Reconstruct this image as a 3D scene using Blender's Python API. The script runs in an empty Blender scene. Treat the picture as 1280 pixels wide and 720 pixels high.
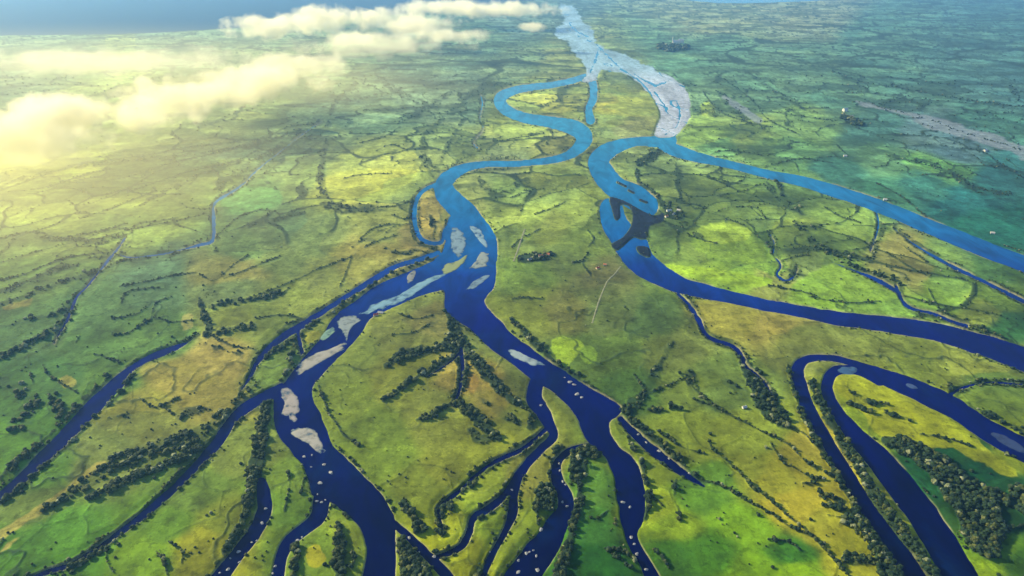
import bpy, math, random
import numpy as np
random.seed(7); rng = np.random.default_rng(7)
C = bpy.context.scene.collection
R = math.radians
# ------------------------------------------------------------------ camera model (metres)
F, H, HOR, CX, CY = 850.0, 900.0, -60.0, 640.0, 360.0
PITCH = math.atan((CY-HOR)/F)
sp, cp = math.sin(PITCH), math.cos(PITCH)
def ray(px, py):
    px = np.asarray(px, float); py = np.asarray(py, float)
    u = (px-CX)/F; v = (CY-py)/F
    return u, cp+v*sp, -sp+v*cp
def G(px, py, z=0.0):
    u, y, w = ray(px, py)
    t = (z-H)/w
    return u*t, y*t
def mpp(py):                       # metres across per picture unit at that ground distance
    u, y, w = ray(640, py); return (-H/w)/F

def lin(c):
    c = np.asarray(c, float)/255.0
    return np.where(c <= .04045, c/12.92, ((c+.055)/1.055)**2.4)

# ------------------------------------------------------------------ noise helpers
def hsh(ix, iy, s):
    h = (ix.astype(np.int64)*374761393 + iy.astype(np.int64)*668265263 + s*974634777) & 0xffffffff
    h = ((h ^ (h >> 13))*1274126177) & 0xffffffff
    h = ((h ^ (h >> 16))*2246822519) & 0xffffffff
    return ((h ^ (h >> 15)) & 0xffffff)/float(0xffffff)
def vnoise(x, y, s=0):
    ix = np.floor(x); iy = np.floor(y); fx = x-ix; fy = y-iy
    fx = fx*fx*(3-2*fx); fy = fy*fy*(3-2*fy)
    a = hsh(ix, iy, s); b = hsh(ix+1, iy, s); c = hsh(ix, iy+1, s); d = hsh(ix+1, iy+1, s)
    return (a+(b-a)*fx)*(1-fy)+(c+(d-c)*fx)*fy
def fbm(x, y, s=0, o=4):
    r = 0; a = .5; t = 0
    for k in range(o):
        r = r+a*vnoise(x*2**k, y*2**k, s+k*17); t += a; a *= .5
    return r/t*2-1
def sstep(a, b, x):
    t = np.clip((x-a)/(b-a), 0, 1); return t*t*(3-2*t)

# ------------------------------------------------------------------ the terrain grid
ST = 1.25
xs = np.arange(-330, 1611, ST); ys = np.concatenate([np.arange(-39, 861, ST)])
NX, NY = len(xs), len(ys)
PX, PY = np.meshgrid(xs, ys)
WX, WY = G(PX, PY)

def window(x0, x1, y0, y1, m):
    i0 = max(0, int((x0-m-xs[0])/ST)); i1 = min(NX, int((x1+m-xs[0])/ST)+2)
    j0 = max(0, int((y0-m-ys[0])/ST)); j1 = min(NY, int((y1+m-ys[0])/ST)+2)
    return (slice(j0, j1), slice(i0, i1)) if i1 > i0 and j1 > j0 else None
def catmull(P, n=6):
    P = [tuple(map(float, p)) for p in P]
    P = [tuple(2*a-b for a, b in zip(P[0], P[1]))]+P+[tuple(2*a-b for a, b in zip(P[-1], P[-2]))]
    out = []
    for i in range(1, len(P)-2):
        p0, p1, p2, p3 = map(np.array, P[i-1:i+3])
        for k in range(n):
            t = k/n
            out.append(.5*((2*p1)+(-p0+p2)*t+(2*p0-5*p1+4*p2-p3)*t*t+(-p0+3*p1-3*p2+p3)*t**3))
    out.append(np.array(P[-2])); return np.array(out)
def d_strip(D, pts, w=None, m=16, n=6):
    pts = [(p[0], p[1], p[2] if len(p) > 2 else w) for p in pts]
    Q = catmull(pts, n)
    for a, b in zip(Q[:-1], Q[1:]):
        mm = m+max(a[2], b[2])/2
        s = window(min(a[0], b[0]), max(a[0], b[0]), min(a[1], b[1]), max(a[1], b[1]), mm)
        if not s: continue
        X = PX[s]-a[0]; Y = PY[s]-a[1]; dx, dy = b[0]-a[0], b[1]-a[1]; L = dx*dx+dy*dy+1e-9
        t = np.clip((X*dx+Y*dy)/L, 0, 1)
        d = np.hypot(X-t*dx, Y-t*dy)-(a[2]+t*(b[2]-a[2]))/2
        D[s] = np.minimum(D[s], d)
def d_poly(D, P, m=16, smooth=True):
    P = np.array(P, float)
    if smooth:
        n = len(P); Q = []
        for i in range(n):
            p0, p1, p2, p3 = P[i-1], P[i], P[(i+1) % n], P[(i+2) % n]
            for t in (0, .33, .66):
                Q.append(.5*((2*p1)+(-p0+p2)*t+(2*p0-5*p1+4*p2-p3)*t*t+(-p0+3*p1-3*p2+p3)*t**3))
        P = np.array(Q)
    s = window(P[:, 0].min(), P[:, 0].max(), P[:, 1].min(), P[:, 1].max(), m)
    if not s: return
    X = PX[s]; Y = PY[s]; d = np.full(X.shape, 1e9); ins = np.zeros(X.shape, bool)
    for a, b in zip(P, np.roll(P, -1, 0)):
        dx, dy = b-a; L = dx*dx+dy*dy+1e-9
        t = np.clip(((X-a[0])*dx+(Y-a[1])*dy)/L, 0, 1)
        d = np.minimum(d, np.hypot(X-a[0]-t*dx, Y-a[1]-t*dy))
        if dy != 0:
            c = ((a[1] > Y) != (b[1] > Y)) & (X < dx*(Y-a[1])/dy+a[0]); ins ^= c
    D[s] = np.minimum(D[s], np.where(ins, -d, d))
BIG = 60.0
def newD(): return np.full(PX.shape, BIG)

# ------------------------------------------------------------------ river courses: x, y, width
RIV = [
 # upper winding river
 [(738,93,7),(715,101,8),(690,106,8),(665,109,9),(640,114,11),(625,124,15),(632,137,14),(655,147,13),(690,153,15),(718,160,20),(731,172,20),(722,186,15),(708,195,11),(690,200,9),(665,203,8),(640,205,8),(610,205,8),(585,209,11),(567,217,16),(556,228,21),(556,240,26),(568,254,28),(582,268,30),(594,284,30),(604,300,32),(606,320,32)],
 [(738,94,10),(742,110,10),(741,125,10),(736,136,9),(738,150,12)],
 # loop west of the river
 [(546,230,8),(530,238,7),(521,250,8),(518,268,8),(520,285,8),(527,299,8),(540,304,7),(552,302,7),(557,288,8),(566,273,8)],
 # second thin channel
 [(548,316,6),(520,326,7),(495,333,7),(470,348,8),(450,360,7),(425,376,7),(400,392,7),(378,406,9),(355,420,9),(335,437,8),(322,452,7),(312,472,5),(302,488,1)],
 [(372,408,6),(374,425,6),(378,442,6)],
 [(352,486,14),(330,497,14),(308,509,14),(292,523,13),(282,538,13),(272,553,13),(258,569,13),(240,588,11),(218,610,10),(198,628,10),(180,644,11),(160,658,9),(140,673,7),(115,690,6),(90,705,6),(60,715,6),(30,728,7)],
 # side channels of the western river
 [(402,626,20),(398,645,19),(380,661,15),(362,677,15),(352,697,15),(346,725,15),(340,760,16)],
 [(327,602,12),(330,620,17),(330,640,18),(318,665,18),(301,688,17),(283,712,20),(262,740,24)],
 # delta channels
 [(671,478,18),(668,498,20),(678,514,18),(686,530,14),(692,545,11),(676,562,10),(660,579,11),(647,598,12),(642,620,12),(641,640,12),(634,660,9),(624,678,8),(612,700,8),(600,730,9)],
 [(684,535,8),(668,550,8),(652,562,8),(634,570,8),(614,580,7),(598,592,7),(578,610,7),(560,625,7),(549,635,6),(550,650,6),(553,664,6)],
 [(646,600,10),(632,618,10),(612,635,10),(592,648,10),(586,668,9),(576,684,8),(560,692,7),(542,698,6)],
 [(494,656,9),(512,672,10),(528,688,12),(545,705,13),(560,722,14),(585,760,16)],
 [(735,556,5),(715,562,7),(698,576,9),(696,598,14),(706,620,18),(706,638,22),(696,656,28),(684,678,34),(668,700,38),(650,725,40),(630,760,44)],
 [(776,524,7),(795,545,11),(820,566,12),(845,585,11),(862,597,7),(880,608,1.5)],
 # eastern river: west arm
 [(838,176,16),(818,177,14),(797,177,11),(775,182,16),(757,191,22),(748,203,26),(757,221,28),(772,236,28),(792,246,32),(808,257,30)],
 [(764,262,30),(768,278,32),(778,294,34),(790,308,40),(800,325,34),(820,341,28),(850,356,21),(880,364,18),(920,373,15),(960,382,14),(1000,389,15),(1040,397,17),(1080,402,18),(1120,407,20),(1160,413,22),(1200,423,24),(1240,435,27),(1280,449,30),(1330,468,34),(1450,520,40),(1650,600,46)],
 # eastern river: east arm
 [(820,176,12),(842,187,16),(870,196,13),(900,203,10),(930,210,10),(960,218,11),(1000,226,13),(1040,238,15),(1080,251,16),(1120,266,17),(1160,283,18),(1200,299,20),(1240,315,20),(1280,330,20),(1330,350,22),(1450,392,26),(1650,460,30)],
 # hairpin
 [(1650,700,36),(1450,635,34),(1330,585,32),(1290,567,30),(1260,552,28),(1230,535,26),(1200,515,26),(1170,499,26),(1140,485,24),(1110,473,20),(1088,463,14),(1062,453,8),(1032,447,8),(1008,450,10),(997,462,16),(1000,480,16),(1006,500,16),(1015,520,16),(1028,542,16),(1044,570,17),(1062,600,18),(1080,630,20),(1100,660,22),(1126,695,24),(1146,725,26),(1190,790,30)],
 [(1100,473,18),(1075,464,12),(1052,462,12),(1038,469,14),(1034,488,14),(1042,508,15),(1054,526,18),(1070,545,22),(1094,570,29),(1122,602,34),(1148,636,36),(1169,668,38),(1188,700,41),(1204,732,45),(1240,800,50)],
 # western reach and slate coloured side water
 [(246,420,.5),(234,428,3),(220,434,7),(200,442,9),(182,450,7),(162,462,8)],
 [(160,465,10),(147,479,16),(122,503,19),(96,530,19),(72,555,17),(42,584,15),(12,612,12),(-30,646,18),(-150,730,22)],
 [(156,298,3),(148,310,4),(138,322,5),(126,337,4),(108,359,4),(96,371,6),(90,386,6),(84,400,5),(76,414,4),(68,430,3)],
 [(402,152,1.5),(378,168,2),(350,190,2),(322,212,3),(306,228,3),(290,240,5),(274,249,5),(267,258,5),(267,275,7),(266,300,6),(250,306,5),(228,312,3),(195,319,3),(165,322,2),(148,318,2)],
 # thin eastern creeks
 [(848,368,4),(860,380,6),(872,398,8),(882,418,8),(898,427,7),(918,434,7),(928,448,7),(932,458,6),(948,470,5),(960,486,4),(970,508,1)],
 [(1120,358,4),(1128,376,6),(1140,386,6),(1165,392,6),(1185,400,6),(1208,408,7)],
 [(1040,328,1),(1075,341,4),(1100,352,7),(1124,366,5)],
 [(1118,286,1),(1142,305,3),(1170,322,5),(1200,338,6),(1230,352,6),(1262,368,7),(1300,386,8)],
 [(1095,262,3),(1098,280,2.5),(1094,298,3),(1088,314,1.5)],
 [(966,318,2),(976,332,3),(971,343,4),(982,351,5),(993,345,3),(997,336,1)],
 [(962,292,1),(968,305,2),(966,318,3)],
 [(1186,494,7),(1204,485,5),(1235,478,3),(1290,482,1.5)],
 [(576,436,6),(578,455,8),(577,475,7),(573,492,6),(566,508,1.5)],
 [(577,438,5),(566,450,4),(552,460,3),(535,470,1)],
 [(598,186,1.5),(592,178,1.6),(604,162,1.5),(600,148,1.5),(603,130,3),(601,120,2)],
]
WPOLY = [
 # wide meeting of the channels
 [(566,266),(592,262),(606,280),(616,300),(620,330),(618,358),(606,374),(612,388),(626,402),(642,419),(664,435),(685,451),(702,461),(722,475),(746,490),(766,501),(777,511),(772,520),(762,528),(764,545),(776,560),(790,571),(802,592),(807,618),(804,652),(797,668),(806,690),(826,722),(850,760),(826,760),(806,722),(799,704),(784,680),(776,650),(771,620),(766,592),(757,573),(741,560),(728,541),(720,520),(704,501),(686,487),(668,478),(654,466),(640,454),(620,441),(604,428),(588,411),(569,399),(556,386),(556,366),(545,364),(510,376),(486,387),(463,398),(452,416),(438,433),(418,452),(400,471),(391,484),(391,500),(399,514),(410,541),(416,556),(430,571),(450,590),(470,610),(484,628),(493,650),(495,680),(494,722),(490,770),(446,770),(453,722),(459,690),(454,669),(445,654),(430,640),(411,626),(390,618),(385,598),(377,580),(360,560),(346,540),(342,512),(345,490),(356,478),(366,464),(386,440),(404,420),(412,404),(424,390),(444,376),(468,358),(494,346),(524,334),(546,322),(556,306),(558,284)],
]
BARS = [   # outline, seen colour
 ([(566,285),(575,288),(582,299),(580,314),(572,321),(564,312),(563,296)], (120,150,175), 'oval pale blue gravel bar nearest the loop channel'),
 ([(585,281),(597,284),(606,296),(610,312),(603,306),(592,292)], (130,165,195), 'slim pale blue gravel bar along the east bank below the bend'),
 ([(601,314),(611,319),(610,331),(597,336),(586,336),(595,326)], (140,155,160), 'triangular grey gravel bar where the channels divide'),
 ([(585,318),(580,328),(567,339),(554,342),(555,331),(571,326)], (140,155,110), 'olive tinged gravel bar at the mouth of the western branch'),
 ([(613,343),(605,352),(592,361),(583,361),(595,349)], (110,140,170), 'thin slanting blue grey gravel bar in the eastern branch'),
 ([(521,338),(517,350),(509,355),(509,345),(514,339)], (140,145,150), 'tiny grey gravel bar under the north bank of the western branch'),
 ([(560,343),(540,353),(512,372),(492,383),(470,387),(452,397),(456,387),(474,377),(498,369),(522,354),(548,343)], (120,165,195), 'long light blue shoal stretched along the western branch'),
 ([(421,402),(432,394),(446,396),(453,399),(441,408),(436,417),(433,427),(428,417)], (135,150,160), 'hook shaped grey gravel bar at the tail of the long shoal'),
 ([(370,458),(385,446),(408,437),(433,428),(428,437),(408,449),(382,464),(372,467)], (160,160,160), 'long grey gravel bar with tapered ends in mid channel'),
 ([(350,493),(357,483),(367,487),(373,500),(373,515),(368,528),(361,522),(352,516),(355,504)], (160,155,160), 'tall oval grey gravel bar by the western side channel mouth'),
 ([(364,540),(373,535),(393,537),(400,548),(407,562),(397,566),(386,556),(370,547)], (165,165,165), 'curved grey gravel bar lowest in the western river'),
 ([(633,438),(645,438),(660,445),(682,455),(668,457),(646,449)], (150,170,185), 'pale pointed gravel bar in the eastern branch'),
 ([(405,415),(416,409),(420,413),(412,421),(402,427),(400,422)], (120,160,150), 'small greenish gravel bar beside the twin channel'),
 ([(1050,460),(1066,458),(1072,465),(1064,470),(1050,466)], (50,90,140), 'blue shoal inside the top of the hairpin'),
 ([(1134,479),(1142,481),(1148,486),(1140,486),(1133,482)], (60,85,140), 'tiny pale shoal in the broad arm of the hairpin'),
 ([(1238,541),(1256,545),(1276,556),(1286,566),(1270,563),(1248,552)], (40,62,115), 'blue grey shoal in the broad arm near the picture edge'),
]
BRAID = [(698,6),(712,6),(722,14),(729,27),(741,39),(744,52),(752,58),(775,66),(800,78),(830,92),(848,104),(860,118),(862,138),(859,154),(850,166),(836,173),(820,169),(821,156),(824,140),(815,120),(797,101),(780,93),(765,90),(752,86),(747,97),(736,104),(728,101),(734,90),(726,76),(712,62),(712,52),(695,44),(697,34),(706,25)]
SEA = [(-420,-60),(1700,-60),(1700,-12),(1280,-8),(1120,-4),(1000,2),(900,4),(820,-4),(740,-6),(640,2),(560,12),(420,24),(300,34),(160,42),(0,44),(-420,52)]

Dw = newD()
Dcreek = newD()
for r in RIV:
    wmax = max(p[2] for p in r)
    if wmax <= 8: r = [(a, b, c*.72) for a, b, c in r]
    d_strip(Dw, r)
    if wmax <= 14: d_strip(Dcreek, r)
for p in WPOLY: d_poly(Dw, p)
d_poly(Dw, SEA)
wob = fbm(WX/28, WY/28, 3, 4)*1.7*np.clip((PY+60)/700, .25, 1)
Dw = Dw+wob
Dbars = newD()
for p, c, l in BARS: d_poly(Dbars, p, 8)
Dbars = Dbars+wob*.9
Dbr = newD(); d_poly(Dbr, BRAID, 12)
Dbr += fbm(WX/150, WY/220, 9, 4)*4
# thin water threads through the braid
Dth = newD()
for t in ([(745,55),(760,70),(775,85),(795,98),(808,110),(816,124),(822,140)], [(792,92),(812,104),(822,106),(836,101)], [(818,114),(826,126),(834,136)], [(712,30),(722,40),(735,46)], [(846,128),(850,140),(846,158),(832,168)], [(748,62),(744,76),(738,90)]):
    d_strip(Dth, [(a, b, 2.4) for a, b in t])
Dth += fbm(WX/90, WY/140, 12, 3)*1.8
Dth = np.minimum(Dth, (np.abs(fbm(WX/170+WY/900, WY/700, 14, 2))-.03)*26)
Dth = np.where(Dth < 3, Dth, 3)

# marsh island (dark vegetation standing in the eastern river)
MARSH = [[(762,247),(780,251),(800,262),(818,270),(829,268),(828,279),(812,285),(809,298),(800,299),(792,297),(782,305),(772,313),(765,310),(766,304),(778,297),(788,284),(791,270),(786,258),(775,257),(775,272),(769,275),(765,262)],
         [(795,309),(806,308),(812,312),(812,322),(800,318)]]
Dm = newD()
for p in MARSH: d_poly(Dm, p, 8)
for t in ([(772,228),(782,233)], [(786,238),(792,241)], [(800,250),(808,253)]): d_strip(Dm, [(a, b, 3) for a, b in t])

# ------------------------------------------------------------------ woods: x, y, width (dark tree belts) with a name for the trees in them
WOODS = [
 ('on the wooded strip between the two arms of the hairpin', [(1014,482,7),(1030,515,8),(1050,550,10),(1078,596,11),(1104,640,13),(1132,680,16),(1160,720,20),(1190,770,24)], 1.0),
 ('on the outer bank of the hairpin', [(984,458,3),(991,488,4),(1002,518,4),(1018,548,5),(1042,588,7),(1064,622,14),(1082,655,20),(1100,688,22),(1112,722,28)], 1.0),
 ('along the thickly wooded southeastern creek', [(925,445,8),(938,468,18),(952,490,26),(962,515,26),(978,530,16)], .8),
 ('along the branching wooded creek in the middle meadow', [(562,392,8),(568,412,14),(574,436,20),(578,456,16),(577,478,12),(572,500,12),(590,520,12),(605,534,16),(622,548,10)], .9),
 ('along the branching wooded creek in the middle meadow', [(566,430,16),(545,438,10),(520,442,12),(500,449,9),(482,460,4)], .8),
 ('along the branching wooded creek in the middle meadow', [(564,448,8),(540,462,7),(515,478,6),(496,492,6),(480,502,6)], .8),
 ('along the branching wooded creek in the middle meadow', [(582,440,10),(598,458,14),(614,476,14),(632,496,10),(650,508,6)], .8),
 ('along the branching wooded creek in the middle meadow', [(570,502,7),(552,514,6),(536,522,6),(520,528,4)], .8),
 ('on the north bank of the eastern branch', [(640,402,6),(662,424,7),(684,446,7),(704,462,5),(740,486,6),(768,506,7),(786,520,9)], .8),
 ('in the wooded valley of the western meadows', [(322,478,6),(304,498,8),(286,518,16),(256,542,20),(210,560,22),(160,578,18),(118,600,16),(80,626,10),(50,642,5)], .42),
 ('in the wooded valley of the western meadows', [(300,498,5),(276,542,9),(240,568,10),(196,590,9),(150,606,10),(110,628,6)], .8),
 ('along the dark side stream by the western river', [(336,498,10),(330,530,14),(324,560,18),(318,590,20),(316,615,16),(306,645,8),(292,676,6),(272,704,6)], .85),
 ('on the east bank of the western river', [(505,630,8),(516,648,14),(526,662,12)], .8),
 ('in the dark wood at the head of the small delta stream', [(502,680,14),(512,700,26),(520,722,34),(530,760,40)], 1.0),
 ('on the long islet beside the western river', [(424,660,8),(426,680,12),(424,705,14),(424,730,12)], .8),
 ('on the long islet beside the western river', [(372,684,5),(368,706,7),(366,730,9)], .6),
 ('around the wooded knoll beside the eastern branch', [(716,568,6),(728,566,20),(738,566,18),(750,570,8)], 1.0),
 ('around the wooded knoll beside the eastern branch', [(722,580,22),(722,596,18)], .8),
 ('on the fringe of the broad dark backwater', [(724,610,7),(724,635,8),(716,655,9),(712,680,9),(702,705,12),(696,735,14)], .85),
 ('on the fringe of the broad dark backwater', [(700,562,4),(690,580,5),(688,604,5),(675,612,5),(671,632,5),(672,655,4)], .8),
 ('on the round wooded islet in the dark backwater', [(682,622,18),(683,632,20)], 1.0),
 ('on the wooded islet at the edge of the eastern branch', [(799,617,12),(800,632,13)], 1.0),
 ('on the east bank of the eastern branch', [(784,548,5),(797,572,5),(806,596,5),(810,622,5),(804,650,4)], .8),
 ('on the grassy divide beside the slanting stream', [(786,524,5),(806,542,5),(828,560,6),(850,580,6),(868,594,5)], .8),
 ('in the dense wood on the east bank of the hairpin', [(1106,552,8),(1130,560,18),(1158,578,26),(1186,604,32),(1212,632,46),(1226,660,50),(1232,686,34)], 1.0),
 ('in the dense wood on the east bank of the hairpin', [(1180,588,10),(1210,606,12),(1250,625,12),(1290,640,14)], .7),
 ('in the dark copse at the eastern field corner', [(1268,616,16),(1276,630,22),(1290,640,24)], 1.0),
 ('on the south side of the broad hairpin arm', [(1186,484,5),(1200,500,4),(1226,516,5),(1256,530,6),(1290,544,7)], .7),
 ('on the small creek banks of the eastern farmland', [(1116,350,3),(1126,372,4),(1142,388,4),(1180,398,4),(1215,408,5),(1250,424,5),(1290,440,5)], .7),
 ('between the narrow channels of the delta', [(556,632,5),(548,652,6),(552,672,6)], .7),
 ('between the narrow channels of the delta', [(600,598,4),(580,616,4),(560,636,4)], .7),
 ('between the narrow channels of the delta', [(622,672,5),(610,698,6),(600,726,6)], .6),
 ('between the narrow channels of the delta', [(668,520,8),(662,536,8)], .8),
 ('on the southwestern bank of the thin western channel', [(130,690,4),(100,704,6),(60,716,6),(40,724,8)], .8),
 ('beside the slate coloured lake', [(236,424,7),(208,438,7),(182,450,6),(160,462,6)], .7),
 ('beside the slate coloured lake', [(166,470,4),(156,488,5),(134,508,4),(108,532,5),(84,558,5),(56,584,5),(24,612,5),(0,630,6)], .9),
 ('beside the slate coloured lake', [(138,472,4),(112,496,4),(84,524,3),(58,548,4),(28,576,5),(0,600,6)], .8),
 ('in the hedged pastures west of the lake', [(0,478,14),(28,492,18),(40,512,22),(20,534,20)], .35),
 ('in the hedged pastures west of the lake', [(66,500,12),(78,525,16)], .4),
 ('along the twin channel', [(330,450,5),(360,430,6),(392,406,5),(430,382,5),(470,356,5),(505,338,5),(540,322,5)], .6),
 ('along the twin channel', [(372,412,7),(368,436,6),(358,468,4),(344,484,4)], .6),
 ('by the village on the eastern river', [(836,256,4),(838,270,10),(850,272,10)], .8),
 ('by the village on the eastern river', [(796,216,6),(800,232,6),(816,242,7),(828,256,6),(832,266,4)], .9),
 ('by the village on the eastern river', [(800,204,12),(814,198,12),(824,190,8)], .9),
 ('below the white farmhouse with the orange roof', [(650,326,8),(668,324,9),(690,322,6)], .9),
 ('in the far copse behind the white church', [(824,60,6),(840,62,8),(858,60,5)], 1.0),
 ('in the far copse beside the white barn', [(1054,148,5),(1062,152,8),(1076,158,4)], 1.0),
 ('in the open wood south of the far eastern fields', [(812,515,7),(822,515,8)], 1.0),
 ('in the open wood south of the far eastern fields', [(840,512,6),(850,514,5)], .8),
 ('above the gravel reach on the north bank', [(556,334,4),(558,355,5)], .6),
 ('along the curving lane of trees west of the bend', [(396,400,3),(402,424,3),(398,440,3),(404,455,3)], .0),
 ('around the loop channel', [(516,246,3),(512,268,3),(514,288,3),(524,306,4),(545,310,4)], .8),
 ('around the loop channel', [(538,272,4),(540,284,5)], .8),
 ('on the near bank of the western pastures', [(250,378,6),(256,395,8),(262,412,10),(258,420,8)], .9),
 ('on the near bank of the western pastures', [(262,386,5),(290,380,6),(322,376,6),(350,368,3)], .7),
 ('on the near bank of the western pastures', [(270,420,6),(296,412,7),(320,410,5)], .7),
 ('on the dark ridge of the western fields', [(0,382,8),(30,372,5),(70,358,7),(110,345,7),(150,330,5)], .6),
 ('on the dark ridge of the western fields', [(0,450,6),(24,438,7),(48,425,8),(70,410,8),(90,396,6)], .6),
 ('on the dark ridge of the western fields', [(0,412,5),(30,404,5),(62,396,5),(88,382,6)], .5),
 ('on the northern river meadows', [(400,190,6),(402,215,7),(404,240,9),(415,258,10),(432,262,7)], .5),
 ('on the northern river meadows', [(520,190,5),(530,205,4),(540,220,4)], .5),
 ('on the creek above the eastern farmland', [(968,222,3),(976,240,6),(984,258,7),(1000,262,4)], .7),
 ('on the creek above the eastern farmland', [(1000,285,12),(1022,285,10)], .6),
 ('on the creek above the eastern farmland', [(1010,300,6),(1030,315,7),(1060,325,7),(1090,325,5)], .7),
 ('on the creek above the eastern farmland', [(1040,325,4),(1075,338,6),(1110,350,6),(1130,362,4)], .6),
 ('on the hairpin meadow', [(1062,492,4),(1085,504,4),(1110,507,3),(1125,508,2)], .6),
 ('on the hairpin meadow', [(1060,508,4),(1080,514,3),(1110,520,3),(1140,528,2)], .5),
 ('in the line leading to the southern bank', [(845,600,3),(842,625,3),(848,640,2),(850,652,3)], .7),
]
# spurs of trees fingering into the yellow field
for k, (x, y) in enumerate([(1048,598),(1050,628),(1054,640),(1060,652),(1075,662),(1088,674)]):
    WOODS.append(('in the fingers of wood reaching into the yellow field', [(x, y, 6), (x-12, y-3, 4), (x-26, y-6, 2)], .8))
# thin dark hedge lines
HEDGE = [
 [(885,553),(892,566),(910,580),(928,597),(940,612),(960,626),(985,648),(1010,668),(1040,700),(1062,724)],
 [(862,598),(885,604),(910,614),(935,630),(960,642),(985,660),(1012,672),(1030,682)],
 [(963,556),(970,568),(980,583),(990,586),(1000,592),(1015,600),(1030,600)], [(1003,607),(1022,607)],
 [(675,565),(684,574),(692,576)], [(812,620),(822,628),(828,634)], [(818,690),(828,700),(835,712)],
 [(136,683),(134,700),(140,714),(150,722)], [(196,692),(205,702),(210,720)], [(212,680),(228,690),(228,706)],
 [(820,540),(850,560),(880,570)], [(945,510),(960,520),(985,535),(1005,545),(1020,560),(1040,585)],
 [(940,536),(965,548),(985,558),(1002,575),(1020,590)],
 [(752,555),(740,540)], [(640,506),(655,512),(668,520)],
 [(405,512),(420,530),(430,545),(450,560)], [(398,484),(404,500),(412,520)],
 [(640,310),(652,300),(668,292),(675,288)], [(668,270),(690,262),(706,254)], [(640,248),(665,240),(680,238)], [(735,290),(742,300),(735,310)],
 [(850,282),(862,296),(880,302),(895,306)], [(900,246),(930,240),(950,232)], [(860,254),(868,262),(882,262)],
 [(905,274),(930,284),(945,296),(960,308)], [(920,260),(945,262),(958,276)],
 [(960,330),(985,325),(1010,320)], [(1010,372),(1040,378),(1070,380),(1100,378)], [(960,358),(1000,366),(1020,372)],
 [(1105,316),(1125,328),(1145,340),(1162,348)], [(1130,310),(1160,330)], [(1030,260),(1050,272),(1075,280)],
 [(1160,362),(1168,378),(1180,392),(1205,402)], [(1240,360),(1265,376),(1290,386)], [(1100,300),(1085,310),(1065,314)],
 [(1060,250),(1095,262)], [(880,222),(910,232),(930,226)],
 [(320,372),(350,360),(378,348)], [(378,348),(398,338),(420,330),(440,322)], [(425,360),(432,345),(440,322)],
 [(320,455),(350,436),(352,430)], [(320,400),(352,396),(380,400)], [(262,420),(290,434),(320,438)], [(320,378),(345,374),(362,362)],
 [(392,470),(410,460)], [(500,394),(520,400),(540,396)], [(490,420),(515,418),(535,408)],
 [(175,500),(195,512),(225,498)], [(205,512),(222,522),(232,520)], [(135,525),(160,520)],
 [(54,458),(62,472),(78,482),(98,494)], [(38,468),(42,480)], [(100,422),(95,430)],
 [(120,445),(150,455)], [(140,400),(170,395),(190,380)], [(152,380),(160,366),(200,360)], [(190,395),(196,380),(215,372)],
 [(190,398),(215,404),(245,402)], [(190,400),(160,418),(140,420)],
 [(150,360),(190,352),(215,346),(245,342)], [(250,345),(268,352),(290,335),(310,320)], [(280,350),(330,330),(350,322)],
 [(0,352),(30,345),(60,332),(95,322),(130,318)], [(65,302),(95,296),(130,290),(160,280)],
 [(0,300),(40,292),(80,300),(120,300),(150,292),(180,285),(220,278),(258,268)],
 [(270,262),(240,262),(225,255)], [(278,290),(300,272),(330,264),(352,270)], [(350,270),(378,262),(400,258)],
 [(0,240),(40,226),(80,212),(130,202),(180,196),(230,186),(300,178)], [(160,242),(200,228),(240,215),(290,205),(320,190)],
 [(170,220),(220,204),(280,190),(330,172)], [(60,236),(100,222),(140,212)], [(100,275),(140,262),(170,250),(195,240)],
 [(430,225),(450,220),(490,218)], [(425,262),(460,262),(500,258),(515,250)], [(490,270),(505,275),(520,272)],
 [(450,300),(470,285),(500,282)], [(456,310),(480,300),(500,295)], [(340,170),(360,160),(400,155)], [(470,190),(490,182),(510,190)],
 [(450,180),(480,172),(500,160)], [(600,182),(640,175),(680,168)], [(640,150),(690,158),(705,145)],
 [(955,210),(1000,200),(1040,205)], [(960,140),(1000,146),(1040,152)], [(1080,126),(1110,140),(1130,148),(1160,150),(1200,166),(1280,190)],
 [(1040,90),(1080,104),(1130,112),(1200,125),(1280,135)], [(880,118),(900,140),(940,156),(965,160)], [(905,100),(940,126),(960,150),(1000,170)],
 [(1200,186),(1230,192),(1250,206),(1290,230)], [(1120,200),(1160,205),(1200,225)], [(1095,230),(1130,250),(1180,290)],
 [(1045,182),(1060,196)], [(870,208),(900,190),(960,196)],
 [(735,318),(728,330),(738,345)], [(640,376),(660,374),(678,376)], [(850,470),(880,500),(900,515),(940,535)], [(855,475),(820,490),(795,498)],
 [(792,470),(805,490)], [(1215,560),(1180,550),(1150,545)], [(1225,660),(1250,664),(1280,660)], [(1160,498),(1130,490)],
 [(715,330),(730,328)], [(760,640),(748,650)], [(440,690),(444,700),(440,712)], [(380,560),(372,550)],
 [(360,590),(362,610),(356,640)], [(380,600),(376,620)], [(1000,690),(985,680),(960,676)],
 [(760,692),(775,702),(788,712)], [(756,688),(782,692),(795,705)],
]
Dwood = newD()
WID = np.full(PX.shape, -1, np.int16); WDEN = np.zeros(PX.shape)
edge = fbm(WX/18, WY/18, 21, 4)*5.0*np.clip((PY+60)/620, .3, 1)
for k, (nm, pts, den) in enumerate(WOODS):
    D = newD(); d_strip(D, pts, None, 8)
    D += edge
    m = D < Dwood
    Dwood = np.where(m, D, Dwood); WID = np.where(m & (D < 1.5), k, WID); WDEN = np.where(m, den, WDEN)
Dh = newD()
for h in HEDGE: d_strip(Dh, [(a, b, 1.0+1.3*np.clip((b)/500, .3, 1)) for a, b in h], None, 8, 5)
Dh += fbm(WX/22, WY/22, 31, 3)*1.6*np.clip((PY+60)/620, .25, 1)

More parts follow.
